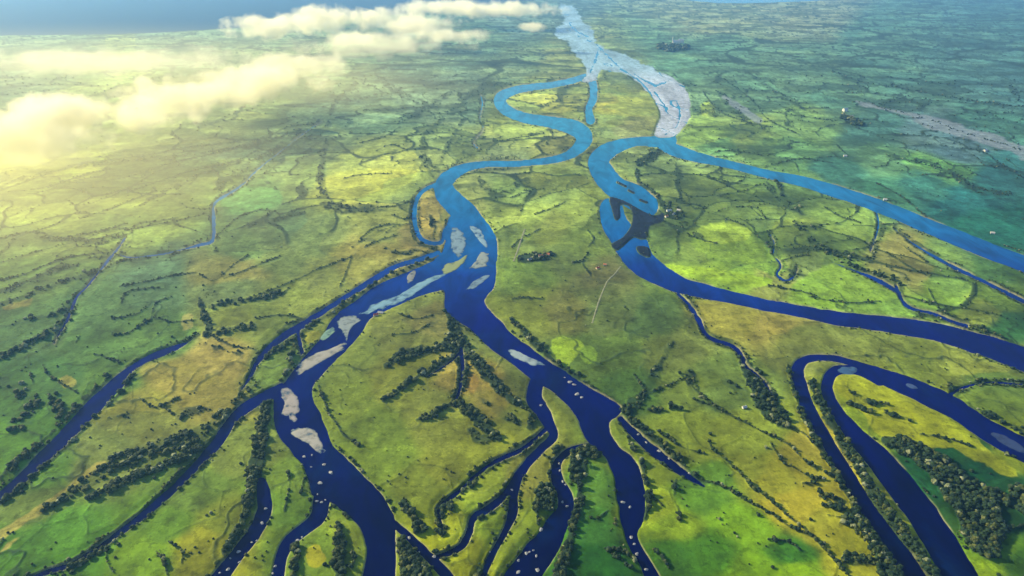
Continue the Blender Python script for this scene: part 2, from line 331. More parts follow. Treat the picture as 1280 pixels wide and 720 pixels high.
# ------------------------------------------------------------------ field mosaic (in metres, on the ground)
def cells(x, y, size, s, jit=.42):
    wx = x+fbm(x/size*.9, y/size*.9, s+3, 3)*size*.55; wy = y+fbm(x/size*.9, y/size*.9, s+8, 3)*size*.55
    gx = wx/size; gy = wy/size; ix = np.floor(gx); iy = np.floor(gy)
    f1 = np.full(x.shape, 9.); f2 = np.full(x.shape, 9.); idv = np.zeros(x.shape)
    for a in (-1, 0, 1):
        for b in (-1, 0, 1):
            jx, jy = ix+a, iy+b
            cx_ = jx+.5+(hsh(jx, jy, s)-.5)*2*jit; cy_ = jy+.5+(hsh(jx, jy, s+1)-.5)*2*jit
            d = np.hypot(gx-cx_, gy-cy_); i_ = hsh(jx, jy, s+2)
            n = d < f1
            f2 = np.where(n, f1, np.minimum(f2, d)); idv = np.where(n, i_, idv); f1 = np.where(n, d, f1)
    return (f2-f1)*size*.5, idv
e1, id1 = cells(WX, WY, 330., 40)
e2, id2 = cells(WX*1.0+3000, WY*.8, 170., 60)
e3, id3 = cells(WX+999, WY, 900., 80)

# seen land colours as control points, cloud shadow, bottom darkening and haze painted in
CP = [(20,690,78,122,32),(100,700,88,135,36),(60,660,85,130,36),(180,700,112,142,32),(200,670,100,132,36),(250,695,160,158,40),(285,660,140,150,45),(240,620,105,128,48),(300,570,120,132,55),(380,690,112,135,40),(360,600,112,135,45),(345,640,100,130,40),(440,680,125,138,42),(450,620,110,130,40),
 (620,600,128,140,44),(560,580,132,136,46),(520,600,125,135,45),(560,540,128,132,50),(600,560,135,140,45),(480,570,112,130,42),(570,650,130,142,38),(560,672,150,155,30),(655,660,122,136,40),(610,650,125,145,40),(660,590,125,125,52),
 (740,620,85,122,42),(740,655,62,108,38),(750,700,38,88,28),(820,590,128,142,40),(825,640,138,152,36),(850,660,120,142,32),(850,690,62,105,25),(900,600,95,130,40),(880,625,92,130,36),(940,660,108,142,26),(900,690,70,115,25),(950,710,110,145,22),(1000,715,118,150,20),(1000,690,62,112,32),
 (980,600,155,152,46),(1020,570,168,156,55),(1000,630,172,158,46),(1040,660,166,160,48),(1070,690,160,158,42),(940,590,140,145,45),(900,560,135,146,48),(850,540,132,145,48),(950,550,138,150,52),(1020,590,165,155,50),
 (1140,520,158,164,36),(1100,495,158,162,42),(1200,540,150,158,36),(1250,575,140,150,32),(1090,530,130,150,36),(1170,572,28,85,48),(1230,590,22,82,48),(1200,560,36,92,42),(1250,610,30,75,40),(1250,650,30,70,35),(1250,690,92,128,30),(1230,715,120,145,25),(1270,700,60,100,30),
 (60,470,78,118,55),(30,500,72,112,45),(110,440,88,122,56),(130,480,92,125,50),(60,590,92,132,42),(30,560,95,138,40),(60,540,85,128,42),(220,470,158,144,66),(270,450,165,148,75),(180,510,146,142,58),(240,500,155,142,65),(130,560,116,126,60),(170,540,128,132,60),(90,600,118,128,60),(40,640,110,128,55),
 (350,460,112,134,58),(440,500,122,136,46),(500,480,132,136,50),(470,530,114,132,46),(560,510,128,132,54),(430,450,128,140,58),(500,430,132,136,62),(540,400,138,132,68),(520,380,130,138,62),(600,500,142,132,60),(590,480,150,132,60),(640,480,110,120,55),(650,520,120,128,50),(610,420,120,128,60),
 (720,440,96,118,50),(780,480,82,112,46),(780,440,98,120,50),(820,400,92,116,58),(700,385,122,122,60),(660,385,128,136,52),(860,440,118,128,60),(830,440,112,124,56),(920,395,158,152,64),(980,410,160,148,70),(1000,425,125,132,62),(1040,432,122,130,60),(1100,440,122,132,58),(1180,455,135,145,58),(1150,465,125,138,52),(1250,485,112,138,60),(1240,505,120,142,52),(1260,465,120,135,60),(870,490,122,138,56),(900,470,112,130,58),(760,390,105,118,60),(740,360,112,120,62),(900,500,110,130,58),(780,540,122,136,46),
 (400,300,130,144,78),(350,330,134,148,78),(450,330,156,152,72),(470,315,160,152,74),(400,350,140,146,72),(360,380,138,148,66),(330,400,132,146,64),(430,380,140,146,64),(300,400,138,146,62),(290,340,150,142,72),(280,365,120,135,78),(200,340,98,128,88),(200,365,96,126,80),(100,400,98,130,68),(130,380,100,130,72),(60,360,112,140,70),(200,420,96,128,60),(60,420,92,122,64),(30,310,140,160,80),
 (310,250,120,156,92),(300,300,122,150,82),(340,290,118,140,84),(460,235,170,175,78),(420,232,175,180,76),(500,222,160,168,80),(440,215,160,168,84),(500,260,140,148,78),(480,280,142,150,76),(380,220,135,155,84),(560,190,140,155,88),(530,290,165,150,80),(530,265,160,155,80),(575,235,145,150,80),
 (640,205,130,140,90),(700,235,132,148,72),(680,215,148,160,76),(680,280,134,144,64),(730,260,134,148,66),(730,300,122,138,60),(700,320,112,126,60),(650,340,118,140,58),(650,290,135,150,70),(740,340,118,116,66),(640,240,128,145,72),(650,270,150,165,75),
 (850,250,130,148,78),(880,270,125,148,66),(900,320,128,158,60),(960,300,128,160,72),(910,292,158,180,66),(870,230,128,150,78),(950,265,130,155,72),(1000,245,120,150,80),(860,320,118,140,62),(850,340,130,155,60),(900,345,150,180,58),(820,320,112,135,66),
 (1050,222,70,118,98),(1100,240,72,122,92),(1200,250,42,102,100),(1230,290,40,108,92),(1150,230,58,110,96),(1160,212,115,160,85),(1190,215,100,150,85),(1240,220,50,100,98),(1100,205,100,140,95),(1060,355,140,175,58),(1020,358,145,178,58),(1090,370,125,155,62),(1000,340,130,145,75),(1150,345,150,148,80),(1120,330,150,145,78),(1180,330,110,140,72),(1240,345,90,130,70),(1240,370,115,145,58),(1220,390,140,155,60),(1160,375,130,160,60),(1180,355,115,145,66),(1040,290,140,165,75),(1050,265,130,160,75),(960,275,120,145,75),(985,290,160,180,75),(970,350,150,155,75),(1250,400,60,110,60),
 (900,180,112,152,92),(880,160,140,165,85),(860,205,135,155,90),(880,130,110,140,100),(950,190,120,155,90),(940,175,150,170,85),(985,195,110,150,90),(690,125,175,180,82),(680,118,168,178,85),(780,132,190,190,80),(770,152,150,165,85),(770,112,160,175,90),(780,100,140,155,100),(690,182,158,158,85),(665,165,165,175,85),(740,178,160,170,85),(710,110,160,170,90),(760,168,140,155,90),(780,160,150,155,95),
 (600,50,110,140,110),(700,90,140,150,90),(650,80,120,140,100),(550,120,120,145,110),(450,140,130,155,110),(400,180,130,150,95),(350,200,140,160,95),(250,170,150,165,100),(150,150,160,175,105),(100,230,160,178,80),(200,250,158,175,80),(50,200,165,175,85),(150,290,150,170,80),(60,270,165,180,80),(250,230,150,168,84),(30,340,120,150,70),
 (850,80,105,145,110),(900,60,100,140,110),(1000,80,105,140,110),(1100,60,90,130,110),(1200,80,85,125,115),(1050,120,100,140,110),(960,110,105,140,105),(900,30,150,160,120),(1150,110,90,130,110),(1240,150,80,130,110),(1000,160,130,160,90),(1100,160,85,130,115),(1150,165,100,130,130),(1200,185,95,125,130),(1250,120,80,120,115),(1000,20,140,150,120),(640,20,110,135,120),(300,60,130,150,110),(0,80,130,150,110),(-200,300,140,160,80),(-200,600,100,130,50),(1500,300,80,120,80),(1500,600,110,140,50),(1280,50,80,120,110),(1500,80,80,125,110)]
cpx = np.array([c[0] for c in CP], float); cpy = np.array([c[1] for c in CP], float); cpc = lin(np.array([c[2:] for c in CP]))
# soft nearest blend, computed on a coarse lattice with a warped lookup
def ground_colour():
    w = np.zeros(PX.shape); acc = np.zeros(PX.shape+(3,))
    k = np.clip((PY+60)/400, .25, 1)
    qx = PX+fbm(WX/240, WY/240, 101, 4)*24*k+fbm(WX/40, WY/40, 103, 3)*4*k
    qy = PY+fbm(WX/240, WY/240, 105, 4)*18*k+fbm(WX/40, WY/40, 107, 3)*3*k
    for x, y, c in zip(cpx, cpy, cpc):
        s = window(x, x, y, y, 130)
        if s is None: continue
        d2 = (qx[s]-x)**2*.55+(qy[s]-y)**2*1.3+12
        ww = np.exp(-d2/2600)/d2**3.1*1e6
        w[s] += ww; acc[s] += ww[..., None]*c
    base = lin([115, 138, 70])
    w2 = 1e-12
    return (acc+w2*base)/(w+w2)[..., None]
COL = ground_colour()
far = 1-sstep(240, 420, PY)                       # how busy the field mosaic is
east = sstep(930, 1010, PX)*(1-sstep(380, 430, PY))
north = 1-sstep(60, 260, PY)
busy = np.clip(np.maximum(far, east), 0, 1)
# distinct fields
FLD = [([(402,228),(430,215),(470,212),(520,214),(508,232),(480,245),(440,249),(415,246)], (178,182,76)),
 ([(425,195),(460,186),(510,188),(520,200),(470,208),(440,210)], (160,170,84)),
 ([(275,245),(300,236),(345,235),(352,255),(330,264),(285,268)], (112,160,90)),
 ([(335,270),(368,262),(385,275),(370,290),(340,292)], (120,146,92)),
 ([(690,428),(708,423),(724,430),(728,440),(712,458),(702,455),(690,442)], (158,182,50)),
 ([(725,440),(742,436),(748,446),(738,458),(726,452)], (135,165,55)),
 ([(862,296),(885,282),(912,280),(940,292),(965,315),(985,335),(965,345),(930,332),(895,325),(868,312)], (128,156,58)),
 ([(865,295),(885,282),(912,280),(938,290),(930,302),(890,306)], (158,182,64)),
 ([(832,332),(880,336),(930,344),(965,352),(945,362),(900,354),(850,346)], (158,186,52)),
 ([(1000,352),(1040,330),(1065,335),(1100,356),(1125,372),(1085,380),(1030,372),(990,366)], (132,160,56)),
 ([(748,130),(775,128),(790,134),(780,142),(745,142)], (195,195,78)),
 ([(876,130),(892,130),(893,142),(878,145)], (170,190,80)),
 ([(868,150),(890,148),(920,165),(900,175),(860,185),(850,178)], (150,178,84)),
 ([(1120,200),(1150,196),(1190,206),(1220,220),(1190,220),(1160,212)], (112,165,88)),
 ([(70,480),(85,471),(95,482),(80,486)], (165,160,75)), ([(228,397),(240,395),(242,410),(230,412)], (170,165,90)),
 ([(2,384),(40,374),(36,384),(8,388)], (165,158,80)),
 ([(0,664),(30,648),(70,620),(110,590),(132,580),(128,588),(95,612),(60,636),(30,660),(0,682)], (172,160,80)),
 ([(0,690),(40,662),(95,634),(75,642),(50,660),(20,680),(0,696)], (170,158,80)),
 ([(580,470),(592,466),(598,478),(594,494),(584,490)], (158,128,60)),
 ([(470,350),(500,330),(520,312),(522,320),(500,345),(480,356)], (160,150,70)),
 ([(378,420),(392,415),(402,420),(390,432),(380,430)], (175,172,60)),
 ([(524,242),(545,240),(556,258),(548,276),(552,292),(535,296),(526,285),(524,262)], (178,160,80)),
 ([(385,685),(400,682),(408,700),(395,712),(382,705)], (165,160,40)),
 ([(545,640),(560,638),(580,640),(578,672),(560,688),(548,680)], (150,156,36)),
 ([(1180,430),(1240,455),(1265,462),(1230,470),(1190,466)], (150,158,66)),
 ([(1035,476),(1060,474),(1095,478),(1150,500),(1200,535),(1270,590),(1250,595),(1190,562),(1120,560),(1085,530),(1060,500)], (160,164,34)),
]
for p, c in FLD:
    D = newD(); d_poly(D, p, 8); D += wob*.8+fbm(WX/30, WY/40, 401, 4)*5.5*np.clip((PY+60)/600, .3, 1)
    m = (1-sstep(-.9, .9, D))[..., None]
    COL = COL*(1-m)+lin(c)*m
# random field tint
tA = (id1-.5)*2; tB = (id2-.5)*2; tC = fbm(WX/70, WY/70, 55, 4); tD = fbm(WX/14, WY/14, 57, 3)
f_a = fbm(WX/120, WY/150, 301, 5); f_b = fbm(WX/55+7, WY/70, 303, 5)
qa = np.floor(f_a*9)/9; qb = np.floor(f_b*7)/7
lum = 1+.36*qa+.26*qb+busy*(.34*tA+.20*tB)+.26*tC+.12*tD+.14*fbm(WX/22, WY/60, 61, 4)+.03*tA
COL = COL*np.clip(lum, .5, 1.7)[..., None]
warm = -.12+busy*.4*(hsh(np.floor(id1*9999), np.floor(id1*777), 5)-.45)+.12*fbm(WX/160, WY/160, 59, 3)
COL[..., 0] *= 1+warm*.45; COL[..., 1] *= 1+warm*.05; COL[..., 2] *= 1-warm*.3
# hedgerow net of the busy country
BELTS = [[(400,170,5),(370,178,7),(340,190,7),(300,215,9),(270,240,8)], [(300,205,5),(240,225,6),(200,245,6),(170,262,5)], [(272,300,6),(230,314,7),(195,322,7),(150,326,5)], [(165,292,5),(120,303,8),(80,303,8),(40,297,4)],
 [(-10,372,10),(40,352,9),(80,336,9),(130,322,7),(150,312,5)], [(408,175,6),(400,225,9),(403,250,13),(425,262,12),(480,263,7)], [(445,105,5),(420,128,6),(408,160,6)], [(470,95,6),(500,118,7),(545,135,6)], [(552,150,5),(530,172,6),(530,195,7),(548,215,5)],
 [(500,152,9),(530,138,10),(562,118,7)], [(200,200,4),(300,186,6),(350,172,6),(400,152,5)], [(-10,238,4),(60,216,5),(130,205,5),(200,198,4)], [(580,150,5),(562,178,6),(550,205,5)], [(598,225,7),(618,243,13),(640,236,10),(662,222,5)], [(575,215,4),(600,212,5),(640,210,4)],
 [(996,282,12),(1010,300,8),(1035,314,8),(1065,322,7),(1100,336,9),(1132,352,6)], [(838,205,9),(850,195,7),(870,190,4)], [(845,250,5),(856,285,6),(885,303,3)], [(800,195,9),(815,190,11)], [(958,232,8),(982,258,8),(1002,268,5)], [(1095,268,8),(1102,290,8),(1092,318,5)],
 [(380,268,5),(345,276,6),(310,285,4)], [(640,120,3),(665,115,3)], [(900,118,8),(930,150,9),(955,162,6)], [(930,88,3),(960,110,5),(1000,135,4)], [(840,430,8),(800,500,14),(790,505,10)], [(860,468,10),(872,498,12),(905,515,6)], [(1185,215,8),(1215,235,10),(1262,245,6)], [(1110,195,5),(1170,210,7),(1185,222,5)],
 [(252,430,4),(300,445,3)], [(535,305,5),(500,318,4),(462,300,4),(440,310,3)], [(560,345,3),(548,330,4)], [(700,150,3),(680,165,4),(660,170,4)], [(740,130,3),(730,150,4)], [(840,155,6),(870,140,5),(895,145,5)], [(350,205,3),(330,222,4),(345,238,4)],
 [(225,520,10),(250,515,12),(265,512,8)], [(620,545,5),(600,552,8),(590,540,6)], [(600,500,8),(630,520,9),(648,530,7)], [(905,478,12),(940,500,14),(965,520,10)], [(1220,690,6),(1262,668,8)], [(1060,700,12),(1095,705,12)]]
Dbelt = newD()
for b_ in BELTS: d_strip(Dbelt, b_, None, 10)
Dbelt += fbm(WX/34, WY/50, 181, 4)*7*np.clip((PY+60)/620, .3, 1)
Dcb = Dcreek-2.0-4.5*np.clip(fbm(WX/60, WY/60, 183, 3)+.25, 0, 1)*np.clip((PY+60)/500, .3, 1)
belt = np.maximum(1-sstep(-1.2, 1.2, Dbelt), 1-sstep(-.8, .8, Dcb))
gap = sstep(-.15, .25, fbm(WX/26, WY/40, 187, 3)+.12)
belt = belt*(.35+.6*gap)
RID = 1-np.abs(fbm(WX/210, WY/260, 191, 5))*34          # thin wandering ditches
ditch = np.clip(RID, 0, 1)*sstep(.02, .2, fbm(WX/500, WY/500, 195, 3))*.55*np.clip((PY+60)/200, 0, 1)*1.5
en, idn = cells(WX+5555, WY-300, 115., 200)
nz = fbm(WX/420, WY/420, 71, 3)
wh = 5+11*np.clip(fbm(WX/300, WY/300, 73, 3)+.3, 0, 1)
hn = np.clip((wh-e1)/6+.2, 0, 1)*(nz > -.32)
hn = np.maximum(hn, np.clip((wh*.6-e2)/5, 0, 1)*(nz > .06)*(far > .3))
hn3 = np.clip((26+60*np.clip(fbm(WX/500, WY/500, 75, 3), -.3, 1)-e3)/20, 0, 1)*north
dark3 = sstep(.12, .5, fbm(WX/600, WY/260, 77, 4))*busy*north
hn = np.clip(np.maximum(hn, hn3), 0, 1)*np.clip(busy*1.3-.1, 0, 1)
scrub = sstep(.10, .34, fbm(WX/330+9, WY/200, 171, 5))*busy*.9
DP = newD()
for p in ([(1000,235),(1100,240),(1180,280),(1285,325),(1285,235),(1200,228),(1100,212),(1040,200),(1000,215)], [(402,228),(430,212),(520,212),(508,232),(440,250)], [(735,50),(830,55),(870,80),(880,110),(850,95),(790,68)],
          [(862,296),(912,280),(965,315),(985,335),(930,332)], [(330,330),(380,300),(470,290),(520,320),(440,360),(380,400),(330,390)], [(650,270),(740,250),(740,330),(700,400),(640,360)],
          [(1000,352),(1040,330),(1065,335),(1125,372),(1030,372)], [(745,105),(820,110),(820,170),(745,175)]):
    d_poly(DP, p, 6)
hn *= sstep(-3, 3, DP)*.85+.15; scrub *= sstep(-3, 3, DP)
hedge_all = np.maximum(hn, (1-sstep(-.6, .6, Dh)))
wood_m = (1-sstep(-.8, .8, Dwood))*np.where(WDEN > .7, 1, np.where(WDEN > .3, WDEN, 0))
marsh = 1-sstep(-.8, .8, Dm)
land = (Dw > 0) | (Dm < 0)
veg = np.clip(np.maximum.reduce([belt*.85, ditch, hedge_all*.9, wood_m*.95, marsh, dark3*.55, scrub*.6]), 0, 1)
vegc = np.array([.014, .034, .020])
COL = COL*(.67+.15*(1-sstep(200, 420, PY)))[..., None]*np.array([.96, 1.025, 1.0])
COL *= (1+(idn-.5)*.30*(1-busy*.5))[..., None]
edge_n = np.clip(1-en/2.6, 0, 1)*.42*(fbm(WX/180, WY/180, 211, 3) > -.05)*(PY > 120)
veg = np.maximum(veg, edge_n)
COL = COL*(1-veg[..., None])+vegc*veg[..., None]
COL = COL*(1-marsh[..., None])+np.array([.003, .011, .036])*marsh[..., None]
# pale shore lines and gravel
shore = (1-sstep(.3, 1.9, Dw))*(Dm > 1)*np.clip(.35+fbm(WX/90, WY/90, 91, 3)*2.0, 0, .6)*(PY > 60)
COL = COL*(1-shore[..., None])+np.array([.24, .235, .15])*shore[..., None]
gr = 1-sstep(-.7, .7, Dbr)
bt = (1-sstep(78, 112, PY))[..., None]
gv = (np.array([.33, .38, .49])*(1-bt)+np.array([.22, .35, .46])*bt)*(1+.5*fbm(WX/160, WY/420, 93, 3)+.12*fbm(WX/50, WY/120, 94, 3))[..., None]
COL = COL*(1-gr[..., None])+gv*gr[..., None]
Dpl = newD(); d_strip(Dpl, [(1070,128,2),(1110,138,4),(1150,150,9),(1200,164,14),(1250,180,17),(1300,198,20)]); Dpl += fbm(WX/120, WY/160, 97, 4)*7
Dp2 = newD(); d_strip(Dp2, [(905,122,5),(925,136,9),(948,152,8)]); Dpl = np.minimum(Dpl, Dp2+fbm(WX/80, WY/110, 98, 4)*3)
pl = (1-sstep(-1, 1, Dpl))[..., None]; COL = COL*(1-pl*.8)+np.array([.17, .21, .26])*pl*.8
# terrain height: water level is 0
und = 2.6+2.0*fbm(WX/260, WY/260, 5, 3)+.5*fbm(WX/45, WY/45, 6, 3)
Z = np.where(Dw < 0, np.maximum(-2.5, Dw*.9), np.minimum(Dw*1.0, 1.6))
Z = Z+und*sstep(1.0, 12, Dw)
Z = np.where(gr > .5, np.maximum(Z, np.where(Dth < 0, np.maximum(Dth*.8, -1.5), np.clip(-Dbr*.4, -.5, .45))), Z)
Z = np.where((gr > .5) & (Dth < 0) & (Dw > -3), np.maximum(Dth*.8, -1.5), Z)
Zb = np.where(Dth < 0, np.maximum(Dth*.8, -1.5), np.clip(-Dbr*.35+.1, -.5, .45))
Z = np.where((Dbr < 1.2) & (PY < 180), np.where(Dw > 2, np.maximum(Zb, .12*(Dth > 0)-.3*(Dth <= 0)), Zb), Z)
Z = np.where(Dm < 1, np.maximum(Z, np.clip(-Dm*.9, -2.5, 1.3)), Z)
rough = fbm(WX/9, WY/9, 15, 2)
Z = Z+veg*np.where(Z > .3, 1, 0)*(2.2+1.6*rough)*np.clip((PY+60)/200, 0, 1)

# ------------------------------------------------------------------ materials
def mat(name, col=(.5, .5, .5), rough=.8, noise=None, spec=.3):
    m = bpy.data.materials.new(name); m.use_nodes = True; nt = m.node_tree; b = nt.nodes['Principled BSDF']
    b.inputs['Roughness'].default_value = rough; b.inputs['Specular IOR Level'].default_value = spec
    b.inputs['Base Color'].default_value = (*col, 1)
    if noise:
        sc, amt = noise
        tc = nt.nodes.new('ShaderNodeTexCoord'); n = nt.nodes.new('ShaderNodeTexNoise'); n.inputs['Scale'].default_value = sc; n.inputs['Detail'].default_value = 5
        nt.links.new(tc.outputs['Object'], n.inputs['Vector'])
        r = nt.nodes.new('ShaderNodeValToRGB')
        r.color_ramp.elements[0].position = .3; r.color_ramp.elements[1].position = .7
        r.color_ramp.elements[0].color = (*[c*(1-amt) for c in col], 1); r.color_ramp.elements[1].color = (*[min(1, c*(1+amt)) for c in col], 1)
        nt.links.new(n.outputs['Fac'], r.inputs['Fac']); nt.links.new(r.outputs['Color'], b.inputs['Base Color'])
        bp = nt.nodes.new('ShaderNodeBump'); bp.inputs['Strength'].default_value = .4; bp.inputs['Distance'].default_value = .3/sc
        nt.links.new(n.outputs['Fac'], bp.inputs['Height']); nt.links.new(bp.outputs['Normal'], b.inputs['Normal'])
    return m

def ground_mat():
    m = bpy.data.materials.new('meadow_ground'); m.use_nodes = True; nt = m.node_tree; L = nt.links; b = nt.nodes['Principled BSDF']
    b.inputs['Roughness'].default_value = .95; b.inputs['Specular IOR Level'].default_value = .1
    at = nt.nodes.new('ShaderNodeAttribute'); at.attribute_name = 'land_colour'
    geo = nt.nodes.new('ShaderNodeNewGeometry')
    def noise(sc, det, vec=None):
        n = nt.nodes.new('ShaderNodeTexNoise'); n.inputs['Scale'].default_value = sc; n.inputs['Detail'].default_value = det; n.inputs['Roughness'].default_value = .65
        L.new(vec or geo.outputs['Position'], n.inputs['Vector']); return n
    n1 = noise(1/35, 6); n2 = noise(1/6, 3)
    mp = nt.nodes.new('ShaderNodeMapping'); mp.inputs['Scale'].default_value = (1, .18, 1); mp.inputs['Rotation'].default_value = (0, 0, R(35)); L.new(geo.outputs['Position'], mp.inputs['Vector'])
    n3 = noise(1/40, 5, mp.outputs['Vector'])
    def mr(n, lo, hi):
        r = nt.nodes.new('ShaderNodeMapRange'); r.inputs['From Min'].default_value = .3; r.inputs['From Max'].default_value = .7; r.inputs['To Min'].default_value = lo; r.inputs['To Max'].default_value = hi
        L.new(n.outputs['Fac'], r.inputs['Value']); return r
    a, c, e = mr(n1, .70, 1.3), mr(n2, .82, 1.18), mr(n3, .80, 1.2)
    x1 = nt.nodes.new('ShaderNodeMath'); x1.operation = 'MULTIPLY'; L.new(a.outputs[0], x1.inputs[0]); L.new(c.outputs[0], x1.inputs[1])
    x2 = nt.nodes.new('ShaderNodeMath'); x2.operation = 'MULTIPLY'; L.new(x1.outputs[0], x2.inputs[0]); L.new(e.outputs[0], x2.inputs[1])
    def tuft(sc, lo, hi, amt, prev):                 # crisp edged darker sward
        q = noise(sc, 9); r = nt.nodes.new('ShaderNodeMapRange'); r.inputs['From Min'].default_value = lo; r.inputs['From Max'].default_value = hi; r.inputs['To Min'].default_value = 1; r.inputs['To Max'].default_value = amt
        L.new(q.outputs['Fac'], r.inputs['Value']); x = nt.nodes.new('ShaderNodeMath'); x.operation = 'MULTIPLY'; L.new(r.outputs[0], x.inputs[0]); L.new(prev.outputs[0], x.inputs[1]); return x
    x2 = tuft(1/17, .56, .60, .70, x2); x2 = tuft(1/85, .54, .57, .80, x2); x2 = tuft(1/150, .38, .41, 1.0, x2); x2 = tuft(1/48, .60, .63, 1.28, x2)
    v = nt.nodes.new('ShaderNodeVectorMath'); v.operation = 'SCALE'; L.new(at.outputs['Color'], v.inputs[0]); L.new(x2.outputs[0], v.inputs['Scale'])
    L.new(v.outputs[0], b.inputs['Base Color'])
    bp = nt.nodes.new('ShaderNodeBump'); bp.inputs['Strength'].default_value = .5; bp.inputs['Distance'].default_value = 2.0
    L.new(n1.outputs['Fac'], bp.inputs['Height']); L.new(bp.outputs['Normal'], b.inputs['Normal'])
    return m

def water_mat():
    m = bpy.data.materials.new('river_water'); m.use_nodes = True; nt = m.node_tree; L = nt.links; b = nt.nodes['Principled BSDF']
    b.inputs['Roughness'].default_value = .2; b.inputs['IOR'].default_value = 1.33; b.inputs['Specular IOR Level'].default_value = .04
    geo = nt.nodes.new('ShaderNodeNewGeometry')
    sx = nt.nodes.new('ShaderNodeSeparateXYZ'); L.new(geo.outputs['Position'], sx.inputs[0])
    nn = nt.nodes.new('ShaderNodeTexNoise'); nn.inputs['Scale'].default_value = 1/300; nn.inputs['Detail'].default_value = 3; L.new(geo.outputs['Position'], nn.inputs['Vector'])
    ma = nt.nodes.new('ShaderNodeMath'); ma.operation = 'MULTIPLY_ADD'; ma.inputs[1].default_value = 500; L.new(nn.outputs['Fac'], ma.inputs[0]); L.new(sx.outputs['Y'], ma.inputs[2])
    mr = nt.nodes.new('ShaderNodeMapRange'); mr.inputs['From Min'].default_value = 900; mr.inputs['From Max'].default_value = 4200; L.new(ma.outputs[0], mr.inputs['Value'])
    cr = nt.nodes.new('ShaderNodeValToRGB'); e = cr.color_ramp.elements     # navy at the near end of Y, azure at the far end
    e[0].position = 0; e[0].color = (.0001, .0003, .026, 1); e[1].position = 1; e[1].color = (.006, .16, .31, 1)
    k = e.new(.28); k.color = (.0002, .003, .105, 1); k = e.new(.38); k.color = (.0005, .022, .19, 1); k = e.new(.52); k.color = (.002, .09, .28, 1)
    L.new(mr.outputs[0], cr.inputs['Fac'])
    def var(scale, stretch, rot, lo, hi, f0, f1):
        mp = nt.nodes.new('ShaderNodeMapping'); mp.inputs['Scale'].default_value = (1, stretch, 1); mp.inputs['Rotation'].default_value = (0, 0, R(rot)); L.new(geo.outputs['Position'], mp.inputs['Vector'])
        q = nt.nodes.new('ShaderNodeTexNoise'); q.inputs['Scale'].default_value = scale; q.inputs['Detail'].default_value = 6; q.inputs['Roughness'].default_value = .6; q.inputs['Distortion'].default_value = .8; L.new(mp.outputs['Vector'], q.inputs['Vector'])
        z = nt.nodes.new('ShaderNodeMapRange'); z.inputs['From Min'].default_value = f0; z.inputs['From Max'].default_value = f1; z.inputs['To Min'].default_value = lo; z.inputs['To Max'].default_value = hi
        L.new(q.outputs['Fac'], z.inputs['Value']); return z
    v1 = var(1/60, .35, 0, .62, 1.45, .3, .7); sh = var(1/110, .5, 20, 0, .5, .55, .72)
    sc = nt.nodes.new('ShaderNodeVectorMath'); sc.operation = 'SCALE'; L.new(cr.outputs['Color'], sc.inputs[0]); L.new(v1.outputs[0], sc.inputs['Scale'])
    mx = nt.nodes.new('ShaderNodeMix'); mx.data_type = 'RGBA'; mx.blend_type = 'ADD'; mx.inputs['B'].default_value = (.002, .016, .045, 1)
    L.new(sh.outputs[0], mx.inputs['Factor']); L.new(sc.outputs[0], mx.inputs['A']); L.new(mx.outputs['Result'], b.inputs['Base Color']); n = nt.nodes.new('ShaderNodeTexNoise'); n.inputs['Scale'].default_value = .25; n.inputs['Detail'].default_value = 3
    L.new(geo.outputs['Position'], n.inputs['Vector'])
    bp = nt.nodes.new('ShaderNodeBump'); bp.inputs['Strength'].default_value = .25; bp.inputs['Distance'].default_value = .3
    L.new(n.outputs['Fac'], bp.inputs['Height']); L.new(bp.outputs['Normal'], b.inputs['Normal'])
    return m

# ------------------------------------------------------------------ object helpers
def np_mesh(name, V, Fq, col=None, smooth=True, attr='land_colour'):
    me = bpy.data.meshes.new(name); V = np.asarray(V, np.float32); Fq = np.asarray(Fq, np.int32); k = Fq.shape[1]
    me.vertices.add(len(V)); me.vertices.foreach_set('co', V.ravel())
    me.loops.add(Fq.size); me.loops.foreach_set('vertex_index', Fq.ravel())
    me.polygons.add(len(Fq)); me.polygons.foreach_set('loop_start', np.arange(0, Fq.size, k, dtype=np.int32))
    me.polygons.foreach_set('use_smooth', np.full(len(Fq), smooth))
    if col is not None:
        a = me.attributes.new(attr, 'FLOAT_COLOR', 'POINT'); c = np.ones((len(V), 4), np.float32); c[:, :3] = col; a.data.foreach_set('color', c.ravel())
    me.update(); me.validate(); return me
def link(name, me, m=None, parent=None, loc=None):
    o = bpy.data.objects.new(name, me); C.objects.link(o)
    if m is not None: me.materials.append(m)
    if parent is not None: o.parent = parent
    if loc is not None: o.location = loc
    return o
def tag(o, label=None, cat=None, group=None, kind=None):
    if label: o['label'] = label
    if cat: o['category'] = cat
    if group: o['group'] = group
    if kind: o['kind'] = kind
    return o

# ------------------------------------------------------------------ ground and water
idx = np.arange(NX*NY).reshape(NY, NX)
Fq = np.stack([idx[:-1, :-1], idx[1:, :-1], idx[1:, 1:], idx[:-1, 1:]], -1).reshape(-1, 4)
V = np.stack([WX, WY, Z], -1).reshape(-1, 3)
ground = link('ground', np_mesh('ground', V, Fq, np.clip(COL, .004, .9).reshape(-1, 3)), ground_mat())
tag(ground, 'flat green and yellow river plain cut by winding channels', 'ground', kind='structure')
B = 41000.0
me = np_mesh('water', [(-B, -4000, 0), (B, -4000, 0), (B, B, 0), (-B, B, 0)], [(0, 1, 2, 3)], smooth=False)
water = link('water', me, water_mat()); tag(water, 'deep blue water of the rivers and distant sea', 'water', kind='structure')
sm = bpy.data.materials.new('sea_water'); sm.use_nodes = True; sb = sm.node_tree.nodes['Principled BSDF']
sb.inputs['Base Color'].default_value = (.001, .01, .045, 1); sb.inputs['Roughness'].default_value = .6; sb.inputs['Specular IOR Level'].default_value = .1
